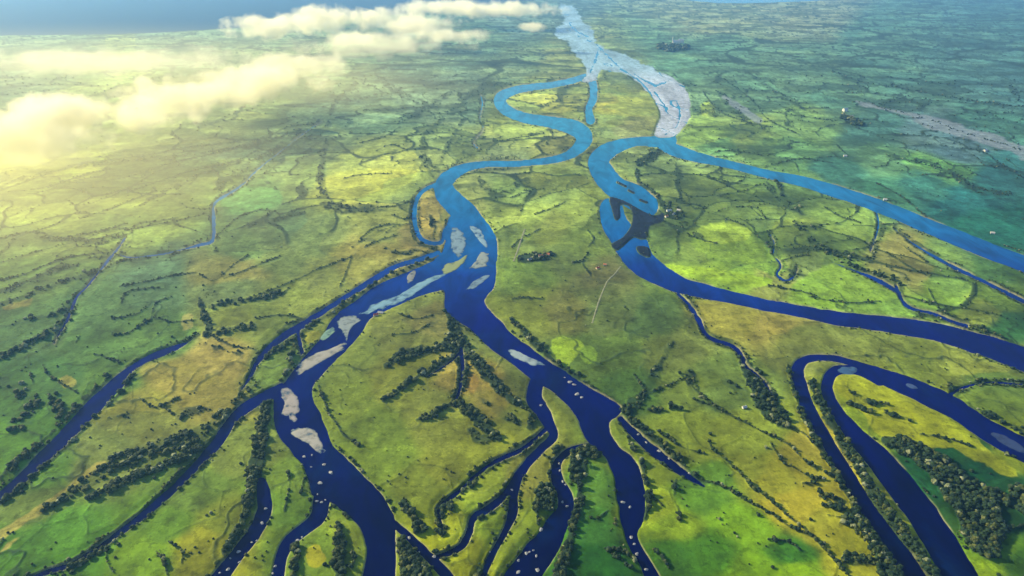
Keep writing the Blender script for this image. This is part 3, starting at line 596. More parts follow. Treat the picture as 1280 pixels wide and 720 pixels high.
sp_ = [p for p in SEA if p[1] > -39]; SX, SY = G([-420, 0, 160, 300, 420, 560, 640, 740], [62, 54, 50, 40, 29, 16, 6, -6])
n_ = len(SX); me = np_mesh('sea', [(x, y, .6) for x, y in zip(SX, SY)]+[(x*.0-40000+i*80000/(n_-1) if i else -40000, 40500, .6) for i, x in enumerate(SX)], [(i, i+1, n_+i+1, n_+i) for i in range(n_-1)], smooth=False)
sea = link('sea', me, sm); tag(sea, 'distant blue sea beyond the low cloud rows', 'sea', kind='structure')
def zat(px, py):
    i = int(np.clip((px-xs[0])/ST, 0, NX-1)); j = int(np.clip((py-ys[0])/ST, 0, NY-1)); return float(Z[j, i])

# gravel bars: own rounded low mounds
gmats = {}
def bar_mat(c):
    m = mat('gravel', c, .9); nt = m.node_tree; L = nt.links; b = nt.nodes['Principled BSDF']
    geo = nt.nodes.new('ShaderNodeNewGeometry'); sx = nt.nodes.new('ShaderNodeSeparateXYZ'); L.new(geo.outputs['Position'], sx.inputs[0])
    n = nt.nodes.new('ShaderNodeTexNoise'); n.inputs['Scale'].default_value = .12; n.inputs['Detail'].default_value = 6; L.new(geo.outputs['Position'], n.inputs['Vector'])
    ma = nt.nodes.new('ShaderNodeMath'); ma.operation = 'MULTIPLY_ADD'; ma.inputs[1].default_value = .8; L.new(n.outputs['Fac'], ma.inputs[0]); L.new(sx.outputs['Z'], ma.inputs[2])
    r = nt.nodes.new('ShaderNodeValToRGB'); e = r.color_ramp.elements; L.new(ma.outputs[0], r.inputs['Fac']); L.new(r.outputs['Color'], b.inputs['Base Color'])
    e[0].position = .38; e[0].color = (.015, .05, .12, 1); e[1].position = .98; e[1].color = (*[q*1.25 for q in c], 1)
    k = e.new(.56); k.color = (c[0]*.45, c[1]*.6, c[2]*.8, 1); k = e.new(.72); k.color = (*[q*.9 for q in c], 1)
    return m
for p, c, lab in BARS:
    P = np.array(p, float); n = len(P); Q = []
    for i in range(n):
        p0, p1, p2, p3 = P[i-1], P[i], P[(i+1) % n], P[(i+2) % n]
        for t in np.arange(0, 1, .125):
            Q.append(.5*((2*p1)+(-p0+p2)*t+(2*p0-5*p1+4*p2-p3)*t*t+(-p0+3*p1-3*p2+p3)*t**3))
    Q = np.array(Q); cen = Q.mean(0); W3 = np.stack(G(Q[:, 0], Q[:, 1]), -1); c3 = W3.mean(0)
    jag = 1+.10*fbm(W3[:, 0]/9, W3[:, 1]/9, 7, 3)
    W3 = c3+(W3-c3)*jag[:, None]
    rings = [(r_, None) for r_ in np.linspace(1.36, .06, 22)]
    vs = []; nn = len(W3); wmin = max(6.0, np.hypot(*(W3-c3).T).min())
    for s, _ in rings:
        q = c3+(W3-c3)*s
        zz = .95*sstep(1.12, .70, np.full(nn, s))-.38+.75*fbm(q[:, 0]/16+3, q[:, 1]/16, 11, 4)*1.2*(.4 if s > 1.1 else 1)
        zz = np.where(s > 1.28, -1.0, zz)
        vs += [(a-c3[0], b-c3[1], d) for (a, b), d in zip(q, zz)]
    vs.append((0, 0, .7)); fs = []
    for r_ in range(len(rings)-1):
        for i in range(nn):
            a = r_*nn+i; b = r_*nn+(i+1) % nn; fs.append((a, b, b+nn, a+nn))
    l = (len(rings)-1)*nn
    for i in range(nn): fs.append((l+i, l+(i+1) % nn, len(vs)-1))
    me = bpy.data.meshes.new('gravel_bar'); me.from_pydata(vs, [], fs); me.polygons.foreach_set('use_smooth', [True]*len(fs))
    if c not in gmats: gmats[c] = bar_mat(tuple(lin(c)*.55))
    o = link('gravel_bar', me, gmats[c], None, (c3[0], c3[1], 0)); tag(o, lab, 'gravel bar', kind='structure')

# dirt tracks
def track(pts, w, lab):
    Q = catmull([(a, b) for a, b in pts], 14); X, Y = G(Q[:, 0], Q[:, 1]); P = np.stack([X, Y], -1)
    T = np.gradient(P, axis=0); T /= np.linalg.norm(T, axis=1)[:, None]; N = np.stack([-T[:, 1], T[:, 0]], -1)
    vs = []
    for k, (p, nrm) in enumerate(zip(P, N)):
        z = max(zat(*Q[max(0, k-1)]), zat(*Q[k]), zat(*Q[min(len(Q)-1, k+1)]))+.45
        ww = w*(1+.25*math.sin(k*1.7))
        for s in (-1, -.5, .5, 1): vs.append((p[0]+nrm[0]*ww*s, p[1]+nrm[1]*ww*s, z-(.8 if abs(s) == 1 else 0)))
    fs = [(4*i+j, 4*i+j+1, 4*i+j+5, 4*i+j+4) for i in range(len(P)-1) for j in range(3)]
    me = bpy.data.meshes.new('path'); me.from_pydata(vs, [], fs); me.update()
    o = link('path', me, TRK); tag(o, lab, 'track', kind='structure')
TRK = mat('track_dirt', (.17, .18, .12), .95, (.05, .2))
track([(656,288),(652,300),(648,312),(642,328)], 3.4, 'pale straight track running south past the orange roofed farm')
track([(776,334),(768,344),(760,352),(754,364),(748,380),(743,396),(740,406)], 2.6, 'pale dirt track running south from the eastern river bank')

# ------------------------------------------------------------------ trees
LEAF = []
def leaf_mat(name, cols):
    m = bpy.data.materials.new(name); m.use_nodes = True; nt = m.node_tree; L = nt.links; b = nt.nodes['Principled BSDF']
    b.inputs['Roughness'].default_value = .85; b.inputs['Specular IOR Level'].default_value = .15
    geo = nt.nodes.new('ShaderNodeNewGeometry')
    n = nt.nodes.new('ShaderNodeTexNoise'); n.inputs['Scale'].default_value = .11; n.inputs['Detail'].default_value = 4
    L.new(geo.outputs['Position'], n.inputs['Vector'])
    r = nt.nodes.new('ShaderNodeValToRGB'); e = r.color_ramp.elements
    e[0].position = .32; e[0].color = (*cols[0], 1); e[1].position = .68; e[1].color = (*cols[2], 1)
    k = e.new(.5); k.color = (*cols[1], 1)
    L.new(n.outputs['Fac'], r.inputs['Fac']); L.new(r.outputs['Color'], b.inputs['Base Color'])
    return m
M_dark = leaf_mat('foliage_dark', [(.005, .016, .012), (.011, .028, .015), (.026, .048, .020)])
M_olive = leaf_mat('foliage_olive', [(.022, .036, .012), (.045, .062, .02), (.09, .10, .035)])
M_pale = leaf_mat('foliage_pale', [(.08, .10, .05), (.14, .16, .09), (.22, .24, .16)])
M_bark = mat('bark', (.09, .07, .05), .95, (1.2, .3))
import bmesh
def ico(sub):
    bm = bmesh.new(); bmesh.ops.create_icosphere(bm, subdivisions=sub, radius=1)
    v = np.array([q.co[:] for q in bm.verts]); f = np.array([[q.index for q in p.verts] for p in bm.faces]); bm.free(); return v, f
IV1, IF1 = ico(1); IV2, IF2 = ico(2)
def crown_mesh(seed):
    """A crown of unit radius (z 0..1.7): lobes of foliage with loose leaf sprays over them."""
    g = np.random.default_rng(seed); VV, FF = [], []; off = 0
    lobes = [(0, 0, .95, .62)]
    for k in range(g.integers(6, 9)):
        a = g.uniform(0, 6.28); rr = g.uniform(.35, .62); lobes.append((math.cos(a)*rr, math.sin(a)*rr, g.uniform(.45, 1.25), g.uniform(.30, .46)))
    for (x, y, z, r) in lobes:
        v = IV2*(r*(1+.28*(g.random(len(IV2))-.5)))[:, None]; v[:, 2] *= .85
        VV.append(v+[x, y, z]); FF.append(IF2+off); off += len(v)
    for k in range(260):                                   # leaf sprays
        x, y, z, r = lobes[g.integers(len(lobes))]
        d = g.normal(size=3); d /= np.linalg.norm(d); p = np.array([x, y, z])+d*r*g.uniform(.95, 1.25)
        a = g.normal(size=3)*.08; b = g.normal(size=3)*.08
        VV.append(np.array([p-a, p+b, p+a+d*.05])); FF.append(np.array([[0, 1, 2]])+off); off += 3
    return np_mesh('crown', np.concatenate(VV), np.concatenate(FF), smooth=False)
def trunk_mesh(seed):
    g = random.Random(seed); bm = bmesh.new()
    def limb(p, q, r0, r1, n=6):
        p = np.array(p, float); q = np.array(q, float); d = q-p; u = np.cross(d, [.3, .9, .1]); u /= np.linalg.norm(u); w = np.cross(d, u); w /= np.linalg.norm(w)
        A = [bm.verts.new(p+(u*math.cos(t)+w*math.sin(t))*r0) for t in [6.283*i/n for i in range(n)]]
        Bv = [bm.verts.new(q+(u*math.cos(t)+w*math.sin(t))*r1) for t in [6.283*i/n for i in range(n)]]
        for i in range(n): bm.faces.new((A[i], A[(i+1) % n], Bv[(i+1) % n], Bv[i]))
        bm.faces.new(Bv)
    limb((0, 0, -.35), (0.02, .01, .45), .09, .06); limb((.02, .01, .43), (.03, 0, 1.1), .06, .025)
    for k in range(4):
        a = k*1.6+g.random(); limb((.02, .01, .3+.06*k), (math.cos(a)*.45, math.sin(a)*.45, .75+.1*k), .035, .012, 5)
    me = bpy.data.meshes.new('trunk'); bm.to_mesh(me); bm.free(); return me
crowns = {}
for kind, mt in (('dark', M_dark), ('olive', M_olive), ('pale', M_pale)):
    crowns[kind] = []
    for s in range(4):
        me = crown_mesh(100+s+{'dark': 0, 'olive': 10, 'pale': 20}[kind]); me.materials.append(mt); crowns[kind].append(me)
trunks = []
for s in range(3):
    me = trunk_mesh(s); me.materials.append(M_bark); trunks.append(me)

# pick tree positions over the woods, hedges and marsh
farw = np.isin(WID, [k for k, w_ in enumerate(WOODS) if 'far copse' in w_[0]])
prob = np.where(Dwood < 0, WDEN, 0)*np.where(farw, .4, .18)
prob = np.maximum(prob, np.where(Dh < .2, .24, 0)); prob = np.maximum(prob, np.where(Dm < -.5, .02, 0))
prob = np.maximum(prob, np.where(belt > .55, .17, 0)*(PY > 95))
prob = np.maximum(prob, np.where(hn > .5, .085, 0)*(PY > 95))
bank = np.clip(fbm(WX/120, WY/120, 131, 3)*2.4+.12, 0, 1)
prob = np.maximum(prob, np.where((Dw > .8) & (Dw < 1.2+2.6*bank), .02+.16*bank, 0)*(PY > 100))
shr = np.where((fbm(WX/45, WY/45, 139, 4) > .24), .007, .0002)*(PY > 330)
sc_ = np.where((fbm(WX/60, WY/60, 133, 3) > .22), .0018, .0003)*(PY > 100)
prob = np.maximum(prob, sc_*(Dw > 3)); base_p = prob.copy(); prob = np.maximum(prob, shr*(Dw > 2)); SHR = prob > base_p
prob = prob*(.25+.75*sstep(-.25, .12, fbm(WX/24, WY/24, 137, 3)))
ok = ((Dw > .8) | (Dm < -.6)) & (gr < .2) & (Dbars > 1)
prob = prob*ok*ST*ST/1.0
frm = (PX > -60) & (PX < 1340) & (PY > 48) & (PY < 770)
prob = prob*frm
pick = rng.random(PX.shape) < prob
J, I = np.nonzero(pick)
tx = PX[J, I]+rng.uniform(-.6, .6, len(J)); ty = PY[J, I]+rng.uniform(-.6, .6, len(J)); tz = Z[J, I]; tw = WID[J, I]; tdh = Dh[J, I]; tdw = Dwood[J, I]; tden = hn[J, I]
gx, gy = G(tx, ty)
dist = np.sqrt(gx**2+gy**2+H**2); pxm = F/dist                 # picture units per metre
rad = 2.1+4.2*rng.random(len(J))**1.7
inw = tdw < 0
rad = np.where(inw, rad*1.05, rad*.62)
rad = np.where(SHR[J, I], rng.uniform(1.2, 2.6, len(J)), rad)
rad = np.maximum(rad, np.where(SHR[J, I], .6, .95)/pxm*np.where(inw, 1.0, .85))         
rad = np.where(farw[J, I], 2.0/pxm, rad)
kindr = rng.random(len(J))
kinds = np.where(kindr < .72, 0, np.where(kindr < .95, 1, 2))
vis = (tx > 4) & (tx < 1276) & (ty > 20) & (ty < 716) & inw & (tw >= 0)
size = rad*pxm*np.where(vis, 1, 0)
order = np.argsort(-size)[:300]
single = np.zeros(len(J), bool); single[order] = True
KN = ['dark', 'olive', 'pale']; KL = ['round dark green tree', 'olive green tree', 'pale grey green tree']
for n_, i in enumerate(order):
    k = int(kinds[i]); o = bpy.data.objects.new('broadleaf_tree', None); C.objects.link(o); o.empty_display_size = 2
    o.location = (gx[i], gy[i], tz[i]-.2); s = rad[i]; o.scale = (s, s, s*random.uniform(.8, 1.05)); o.rotation_euler.z = random.uniform(0, 6.28)
    where = WOODS[int(tw[i])][0]; lab = KL[k]+' '+where
    tag(o, lab, 'tree', KL[k].split(' tree')[0]+' trees '+where)
    link('crown', crowns[KN[k]][n_ % 4], None, o); link('trunk', trunks[n_ % 3], None, o)
# all remaining trees: one mass, three foliage tints
rest = np.nonzero(~single)[0]
VV, FF, MI = [], [], []; off = 0
near_lim = 1.55
big = rest[(rad[rest]*pxm[rest] > near_lim)]; sml = rest[(rad[rest]*pxm[rest] <= near_lim)]
g = rng
def lumps(ids, IV, IF, squash=.8):
    n = len(ids); m = len(IV)
    r = rad[ids][:, None, None]
    v = IV[None]*(1+.5*(g.random((n, m, 1))-.5))*r
    v[..., 2] *= squash*g.uniform(.8, 1.15, (n, 1))
    a = g.uniform(0, 6.28, (n, 1)); c, s = np.cos(a), np.sin(a)
    x = v[..., 0]*c-v[..., 1]*s; y = v[..., 0]*s+v[..., 1]*c
    P = np.stack([x+gx[ids][:, None], y+gy[ids][:, None], v[..., 2]+(tz[ids]+rad[ids]*.62)[:, None]], -1)
    f = IF[None]+(np.arange(n)*m)[:, None, None]
    return P.reshape(-1, 3), f.reshape(-1, 3), np.repeat(kinds[ids], len(IF))
for ids, (a, b) in ((big, (IV2, IF2)), (sml, (IV1, IF1))):
    if len(ids) == 0: continue
    P, f, k = lumps(ids, a, b); VV.append(P); FF.append(f+off); off += len(P); MI.append(k)
# second smaller lobes on the larger crowns
for rep in range(2):
    keep = (gx.copy(), gy.copy(), rad.copy(), tz.copy())
    gx[big] += g.normal(0, .55, len(big))*rad[big]; gy[big] += g.normal(0, .55, len(big))*rad[big]; tz[big] += rad[big]*g.uniform(-.1, .35, len(big)); rad[big] *= .6
    P, f, k = lumps(big, IV1, IF1); VV.append(P); FF.append(f+off); off += len(P); MI.append(k)
    gx, gy, rad, tz = keep
me = np_mesh('woodland', np.concatenate(VV), np.concatenate(FF), smooth=False)
for m_ in (M_dark, M_olive, M_pale): me.materials.append(m_)
me.polygons.foreach_set('material_index', np.concatenate(MI).astype(np.int32)); me.update()
wl = link('woodland', me); tag(wl, 'mass of smaller trees, hedgerows and scrub lining fields and rivers', 'woodland', kind='stuff')
print('trees', len(J), 'faces', len(me.polygons), 'big', len(big))

# ------------------------------------------------------------------ rocks in the channels
ROCKS = [
 ('just below the curved grey gravel bar in the western river', [(380,571,4.5),(390,569,3),(389,584,2.5)]),
 ('in mid stream of the western river', [(405,581,5),(414,591,6),(400,604,6)]),
 ('at the mouth of the side channel of the western river', [(397,618,2.5),(396,627,4),(402,628,4),(407,625,2.5)]),
 ('in the side channel of the western river', [(372,676,5.5),(378,672,3.5),(370,683,3),(344,708,4),(341,717,4)]),
 ('in the dark side stream beside the western river', [(332,636,4),(328,654,5),(335,659,3),(321,676,3)]),
 ('in the dark side stream near the bottom of the picture', [(315,678,3),(298,690,5),(288,698,3),(300,703,4),(285,712,5),(275,716,3)]),
 ('in the eastern branch above the delta', [(712,478,6),(718,481,5),(722,493,6),(727,497,4.5),(706,472,2.5),(676,507,4)]),
 ('in the lower reach of the eastern branch', [(779,628,5.5),(788,634,4),(789,672,5),(793,680,4),(796,693,5),(808,712,5)]),
 ('in the broad dark backwater', [(677,662,6),(658,692,5),(662,690,3.5),(648,701,4),(667,688,3),(671,695,4),(672,713,6),(648,715,6)]),
 ('in the neck of the dark backwater', [(703,628,4),(709,633,4.5),(704,602,4),(707,606,3),(700,588,4),(699,580,3.5)]),
 ('in the slanting stream east of the delta', [(798,543,4),(808,553,3.5),(824,564,5),(836,573,4),(862,592,4.5)]),
 ('at the head of the small delta stream', [(500,673,6),(512,672,4.5),(543,696,5),(524,690,3)]),
 ('in the delta channels', [(651,510,3.5),(585,638,3),(640,612,3.5),(612,690,3)]),
]
M_rock = mat('pale_rock', (.24, .25, .28), .9, (.5, .3))
def rock_mesh(seed):
    g = np.random.default_rng(seed); v = IV2.copy()
    d = g.normal(size=(5, 3)); 
    k = 1+sum(.16*np.sin(v@q*2.3+i) for i, q in enumerate(d))+.12*(g.random(len(v))-.5)
    v = v*k[:, None]*[1, .75, .42]
    return np_mesh('river_rock', v, IF2, smooth=False)
rms = []
for s in range(5):
    me = rock_mesh(s); me.materials.append(M_rock); rms.append(me)
q = 0
for where, pts in ROCKS:
    for x, y, s in pts:
        a, b = G(x, y); r_ = s*mpp(y)*.5
        o = link('river_rock', rms[q % 5], None, None, (a, b, .15*r_)); o.scale = (r_, r_, min(r_, 2.4)); o.rotation_euler.z = q*1.3
        tag(o, 'pale rounded rock '+where, 'rock', 'pale rocks '+where); q += 1

# ------------------------------------------------------------------ buildings
WALLS = {'white': mat('white_render', (.52, .51, .48), .85, (.4, .08)), 'stone': mat('grey_stone_wall', (.42, .40, .37), .9, (.6, .15)), 'tan': mat('tan_render', (.55, .42, .30), .9, (.5, .12))}
ROOFS = {'orange': mat('orange_tiles', (.50, .17, .07), .85, (1.5, .25)), 'slate': mat('slate_roof', (.16, .17, .19), .7, (1.2, .25)), 'red': mat('red_tiles', (.42, .08, .05), .85, (1.5, .25)), 'pale': mat('pale_roof', (.42, .41, .40), .7, (.8, .12))}
M_glass = mat('window_glass', (.03, .04, .05), .15, None, .6); M_door = mat('door_paint', (.10, .13, .10), .6)
def box_bm(bm, x0, x1, y0, y1, z0, z1):
    v = [bm.verts.new(p) for p in ((x0,y0,z0),(x1,y0,z0),(x1,y1,z0),(x0,y1,z0),(x0,y0,z1),(x1,y0,z1),(x1,y1,z1),(x0,y1,z1))]
    for f in ((3,2,1,0),(4,5,6,7),(0,1,5,4),(1,2,6,5),(2,3,7,6),(3,0,4,7)): bm.faces.new([v[i] for i in f])
def part(name, fn, m, parent):
    bm = bmesh.new(); fn(bm); me = bpy.data.meshes.new(name); bm.to_mesh(me); bm.free(); return link(name, me, m, parent)
def house(name, px, py, L_, W_, hh, rot, wall, roof, lab, cat='house', group=None, tower=False):
    x, y = G(px, py); z = zat(px, py)-.5
    root = bpy.data.objects.new(name, None); C.objects.link(root); root.location = (x, y, max(z, .3)); root.rotation_euler.z = R(rot); tag(root, lab, cat, group)
    l, w = L_/2, W_/2; rh = W_*.38
    def walls(bm):
        prof = [(-w, -1), (w, -1), (w, hh), (0, hh+rh), (-w, hh)]
        A = [bm.verts.new((-l, a, b)) for a, b in prof]; Bq = [bm.verts.new((l, a, b)) for a, b in prof]
        bm.faces.new(A[::-1]); bm.faces.new(Bq)
        for i in range(5): bm.faces.new((A[i], A[(i+1) % 5], Bq[(i+1) % 5], Bq[i]))
    part('wall', walls, WALLS[wall], root)
    def rf(bm):
        e = .6; t = .35; sl = rh/w
        pr = [(-w-e, hh-e*sl+.05), (0, hh+rh+.05), (w+e, hh-e*sl+.05), (w+e, hh-e*sl+.05+t), (0, hh+rh+.05+t), (-w-e, hh-e*sl+.05+t)]
        A = [bm.verts.new((-l-e, a, b)) for a, b in pr]; Bq = [bm.verts.new((l+e, a, b)) for a, b in pr]
        for i in range(6): bm.faces.new((A[i], A[(i+1) % 6], Bq[(i+1) % 6], Bq[i]))
        for S in (A, Bq): bm.faces.new((S[0], S[1], S[4], S[5])); bm.faces.new((S[1], S[2], S[3], S[4]))
    r0 = part('roof', rf, ROOFS[roof], root)
    part('chimney', lambda bm: box_bm(bm, l*.55-.5, l*.55+.5, -.5, .5, hh+rh*.6, hh+rh+1.6), WALLS['stone'], r0)
    part('door', lambda bm: box_bm(bm, -.6, .6, -w-.08, -w+.05, 0, 2.2), M_door, root)
    for s in (-.62, -.3, .3, .62): part('window', lambda bm: box_bm(bm, l*s-.6, l*s+.6, -w-.06, -w+.05, 1.1, 2.5), M_glass, root)
    if tower:
        part('tower', lambda bm: box_bm(bm, -l-6, -l+.05, -3, 3, -1, hh*2.4), WALLS[wall], root)
        def spire(bm):
            b = [bm.verts.new((-l-6.3, -3.3, hh*2.4)), bm.verts.new((-l+.3, -3.3, hh*2.4)), bm.verts.new((-l+.3, 3.3, hh*2.4)), bm.verts.new((-l-6.3, 3.3, hh*2.4))]; t = bm.verts.new((-l-3, 0, hh*3.4))
            bm.faces.new(b[::-1])
            for i in range(4): bm.faces.new((b[i], b[(i+1) % 4], t))
        part('spire', spire, ROOFS[roof], root)
    return root
HS = [
 ('farmhouse', 676, 323, 15, 9, 5, 15, 'white', 'orange', 'white farmhouse with an orange roof beside the straight track', 'house'),
 ('barn', 684, 321, 17, 9, 5, -20, 'tan', 'orange', 'tan barn with an orange roof just east of the white farmhouse', 'barn'),
 ('barn', 662, 327, 13, 8, 4, 40, 'stone', 'slate', 'grey stone barn with a slate roof west of the white farmhouse', 'barn'),
 ('cottage', 747, 337, 11, 7, 4, 30, 'tan', 'red', 'small tan cottage with a red roof near the eastern river', 'cottage'),
 ('cottage', 756, 333, 10, 7, 4, -15, 'white', 'orange', 'small white cottage nearest the eastern river bank track', 'cottage'),
 ('farmhouse', 470, 395, 12, 7.5, 4.5, 20, 'tan', 'red', 'tan farmhouse with a red roof above the western branch', 'house'),
 ('barn', 476, 392, 15, 8, 4, -10, 'tan', 'pale', 'tan barn with a pale roof beside the red roofed farmhouse', 'barn'),
 ('village_house', 836, 266, 18, 10, 6, 10, 'white', 'pale', 'largest white village house by the eastern river', 'house'),
 ('village_house', 842, 270, 14, 9, 5, 60, 'white', 'slate', 'white village house with a slate roof among the riverside trees', 'house'),
 ('village_house', 848, 265, 13, 9, 5, -30, 'stone', 'pale', 'grey stone village house with a pale roof at the village edge', 'house'),
 ('village_house', 833, 273, 12, 8, 5, 25, 'white', 'orange', 'white village house with an orange roof at the southern village end', 'house'),
 ('church', 845, 55, 75, 34, 24, 0, 'white', 'pale', 'large white church far off on the dark wooded rise', 'church'),
 ('manor_house', 851, 54, 55, 36, 26, 0, 'white', 'pale', 'tall white manor house east of the far church', 'house'),
 ('barn', 1056, 140, 30, 20, 13, 20, 'white', 'pale', 'big white barn standing alone in the far eastern fields', 'barn'),
 ('farmhouse', 1063, 149, 26, 18, 11, -20, 'white', 'slate', 'white farmhouse with a slate roof in front of the far white barn', 'house'),
 ('cottage', 930, 512, 9, 6, 4, 15, 'white', 'pale', 'white cottage among the trees of the eastern creek', 'cottage'),
 ('farmhouse', 1231, 190, 22, 13, 7, 30, 'white', 'pale', 'white farmhouse on the dark far eastern ridge', 'house'),
 ('farmhouse', 1056, 197, 15, 10, 5, -10, 'white', 'pale', 'white farmhouse in the dark pasture above the eastern river', 'house'),
 ('boathouse', 1106, 251, 13, 9, 4.5, -20, 'white', 'pale', 'small white boathouse on the north bank of the far eastern arm', 'boathouse'),
 ('farmhouse', 1240, 293, 13, 8, 4, -25, 'white', 'pale', 'white farmhouse on the north bank near the picture edge', 'house'),
]
for h in HS:
    house(*h[:9], h[9], h[10], None, tower=(h[0] == 'church'))

# ------------------------------------------------------------------ clouds
def cloud_mat():
    m = bpy.data.materials.new('cloud'); m.use_nodes = True; nt = m.node_tree; L = nt.links; nt.nodes.remove(nt.nodes['Principled BSDF'])
    pv = nt.nodes.new('ShaderNodeVolumePrincipled'); pv.inputs['Color'].default_value = (.98, .93, .76, 1); pv.inputs['Anisotropy'].default_value = .2
    L.new(pv.outputs[0], nt.nodes['Material Output'].inputs['Volume'])
    tc = nt.nodes.new('ShaderNodeTexCoord'); ln = nt.nodes.new('ShaderNodeVectorMath'); ln.operation = 'LENGTH'; L.new(tc.outputs['Object'], ln.inputs[0])
    geo = nt.nodes.new('ShaderNodeNewGeometry')
    n = nt.nodes.new('ShaderNodeTexNoise'); n.inputs['Scale'].default_value = 1/200; n.inputs['Detail'].default_value = 8; n.inputs['Roughness'].default_value = .6
    L.new(geo.outputs['Position'], n.inputs['Vector'])
    def mth(op, a, b=None, c=None):
        x = nt.nodes.new('ShaderNodeMath'); x.operation = op
        for i, q in enumerate((a, b, c)):
            if q is None: continue
            if isinstance(q, (int, float)): x.inputs[i].default_value = q
            else: L.new(q, x.inputs[i])
        return x.outputs[0]
    core = mth('SUBTRACT', 1.0, ln.outputs['Value'])
    v = mth('MULTIPLY_ADD', n.outputs['Fac'], 3.2, -1.95)
    v = mth('MULTIPLY_ADD', core, 1.15, v)
    v = mth('MAXIMUM', v, 0.0); v = mth('MINIMUM', mth('MULTIPLY', v, 2.4), 1.0)
    ai = nt.nodes.new('ShaderNodeObjectInfo')
    v = mth('MULTIPLY', v, mth('MULTIPLY', ai.outputs['Alpha'], .75))
    L.new(v, pv.inputs['Density'])
    return m
M_cloud = cloud_mat()
def cloud(px, py, z, rx, ry, rz, dens, lab, rot=0, group=None):
    x, y = G(px, py, z)
    v = IV2.copy(); v, f = ico(3); me = np_mesh('cloud', v, f, smooth=True); me.materials.append(M_cloud)
    o = link('cloud', me, None, None, (x, y, z)); o.scale = (rx, ry, rz); o.rotation_euler.z = R(rot); o.color = (1, 1, 1, dens)
    tag(o, lab, 'cloud', group); return o
CL = [
 (20,168,170,560,360,150,.012,'large yellow sunlit cloud at the western picture edge'),
 (88,146,190,330,260,150,.013,'billowing yellow cloud with a domed top east of the largest one'),
 (165,146,170,420,280,110,.010,'long creamy cloud in the middle of the low bank'),
 (240,122,190,480,330,110,.009,'creamy cloud with a ragged top in the low bank'),
 (320,98,200,560,420,130,.008,'soft cream cloud at the eastern end of the low bank'),
 (378,80,200,520,400,100,.005,'faint grey white cloud tapering off the low bank'),
 (470,56,230,900,500,120,.0028,'broad thin grey white cloud over the northern plain'),
 (338,34,250,560,380,150,.010,'white cloud at the western end of the far row'),
 (408,26,260,620,420,180,.011,'tall white cloud second from the west in the far row'),
 (478,22,240,420,300,110,.008,'small white cloud in the middle of the far row'),
 (446,48,220,330,260,90,.008,'small white puff in front of the far row'),
 (512,32,230,640,420,130,.008,'cream white cloud over the far river meadows'),
 (560,10,230,1100,600,130,.007,'long cream white cloud highest in the far row'),
 (560,44,220,480,320,90,.006,'low ragged white cloud below the far row'),
 (630,12,230,900,500,130,.007,'white cloud at the head of the gravel river'),
 (130,76,200,1500,700,90,.0022,'thin yellow veil of cloud behind the low bank'),
 (664,34,220,200,140,70,.010,'tiny white puff beside the gravel river'),
 (185,106,230,90,70,60,.018,'tiny bright puff above the low bank'),
]
for c in CL: cloud(*c[:7], c[7])

def mist(px, py, z, rx, ry, rz, dens, rot, lab):
    m = bpy.data.materials.new('mist'); m.use_nodes = True; nt = m.node_tree; L = nt.links; nt.nodes.remove(nt.nodes['Principled BSDF'])
    pv = nt.nodes.new('ShaderNodeVolumePrincipled'); pv.inputs['Color'].default_value = (1, .92, .52, 1); pv.inputs['Anisotropy'].default_value = .3  # the sun's yellow is painted into the mist colour
    L.new(pv.outputs[0], nt.nodes['Material Output'].inputs['Volume'])
    tc = nt.nodes.new('ShaderNodeTexCoord'); ln = nt.nodes.new('ShaderNodeVectorMath'); ln.operation = 'LENGTH'; L.new(tc.outputs['Object'], ln.inputs[0])
    r = nt.nodes.new('ShaderNodeMapRange'); r.interpolation_type = 'SMOOTHSTEP'; r.inputs['From Min'].default_value = 1; r.inputs['From Max'].default_value = .1; r.inputs['To Max'].default_value = dens
    L.new(ln.outputs['Value'], r.inputs['Value']); L.new(r.outputs[0], pv.inputs['Density'])
    x, y = G(px, py, z); v, f = ico(3); me = np_mesh('mist', v, f, smooth=True); o = link('mist', me, m, None, (x, y, z)); o.scale = (rx, ry, rz); o.rotation_euler.z = R(rot)
    tag(o, lab, 'mist', kind='stuff')
mist(330, 110, 200, 1500, 900, 150, .0004, 0, 'thin cream mist under the middle of the cloud rows')
mist(90, 84, 190, 3600, 2300, 260, .00018, 0, 'pale yellow green veil of mist in front of the sea')
mist(-80, 225, 150, 1900, 1300, 240, .00062, 0, 'golden mist added for sun glow over the western fields')  # added to give the yellow sun glow on the left

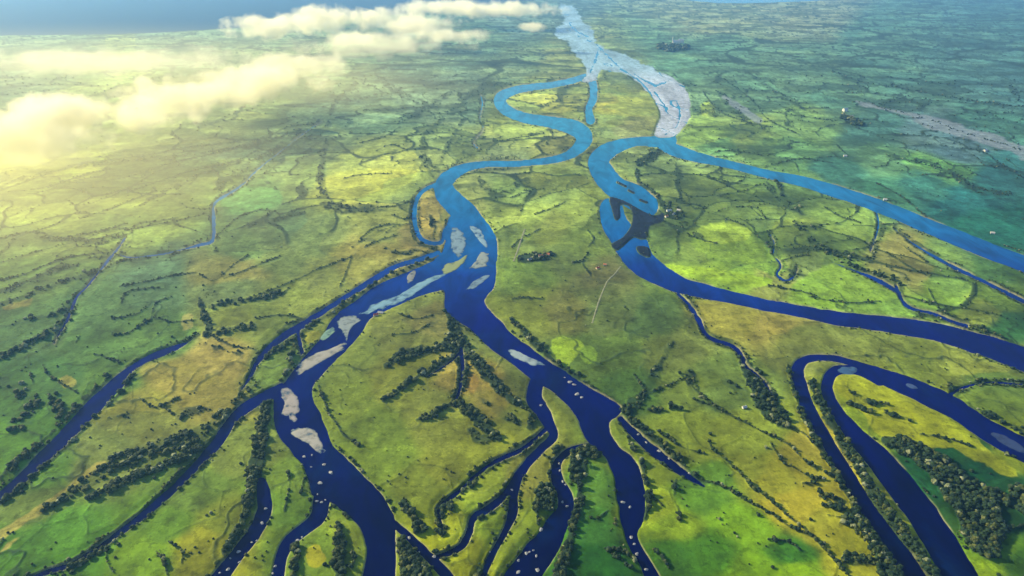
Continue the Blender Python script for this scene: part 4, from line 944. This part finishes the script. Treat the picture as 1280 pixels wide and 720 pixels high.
# ------------------------------------------------------------------ haze
def haze():
    B2 = 42000.0; top = 960.0; bot = -5.0
    bm = bmesh.new(); box_bm(bm, -B2, B2, -4500, B2, bot, top); me = bpy.data.meshes.new('haze'); bm.to_mesh(me); bm.free()
    m = bpy.data.materials.new('haze'); m.use_nodes = True; nt = m.node_tree; nt.nodes.remove(nt.nodes['Principled BSDF'])
    pv = nt.nodes.new('ShaderNodeVolumePrincipled'); pv.inputs['Color'].default_value = (.20, .49, 1, 1); pv.inputs['Density'].default_value = HD; pv.inputs['Anisotropy'].default_value = HG
    nt.links.new(pv.outputs[0], nt.nodes['Material Output'].inputs['Volume'])
    o = link('haze', me, m); tag(o, 'pale bluish haze thickening towards the horizon', 'haze', kind='stuff')
HD, HG = 3.5e-5, .32
haze()

# ------------------------------------------------------------------ light, sky, camera
sc = bpy.context.scene
SUN_EL, SUN_AZ = 24.0, -62.0            # azimuth from straight ahead, minus = left
w = bpy.data.worlds.new('World'); sc.world = w; w.use_nodes = True; nt = w.node_tree
sky = nt.nodes.new('ShaderNodeTexSky'); sky.sky_type = 'NISHITA'; sky.sun_disc = False; sky.sun_elevation = R(SUN_EL); sky.sun_rotation = R(SUN_AZ); sky.altitude = 900
nt.links.new(sky.outputs[0], nt.nodes['Background'].inputs['Color']); nt.nodes['Background'].inputs['Strength'].default_value = .10
sd = bpy.data.lights.new('sun', 'SUN'); sd.energy = 5.0; sd.angle = R(.5); sd.color = (1, .83, .40)
so = bpy.data.objects.new('sun', sd); C.objects.link(so)
from mathutils import Vector
dv = Vector((math.sin(R(SUN_AZ))*math.cos(R(SUN_EL)), math.cos(R(SUN_AZ))*math.cos(R(SUN_EL)), math.sin(R(SUN_EL))))
so.rotation_euler = dv.to_track_quat('Z', 'Y').to_euler(); so.location = (0, 0, 3000)
cd = bpy.data.cameras.new('camera'); cam = bpy.data.objects.new('camera', cd); C.objects.link(cam); sc.camera = cam
cd.sensor_width = 36; cd.lens = 36*F/1280; cd.clip_start = 1; cd.clip_end = 200000
cam.location = (0, 0, H); cam.rotation_euler = (math.pi/2-PITCH, 0, 0)
sc.view_settings.view_transform = 'Standard'; sc.view_settings.look = 'None'; sc.view_settings.gamma = 1; sc.view_settings.use_curve_mapping = False
sc.view_settings.exposure = 1.2
cy = sc.cycles
cy.volume_bounces = 4; cy.max_bounces = 6; cy.diffuse_bounces = 2; cy.glossy_bounces = 2; cy.volume_step_rate = 1.0; cy.volume_max_steps = 128
cy.use_denoising = True; cy.use_adaptive_sampling = True; cy.adaptive_threshold = .02
try: cy.denoiser = 'OPENIMAGEDENOISE'
except Exception: pass
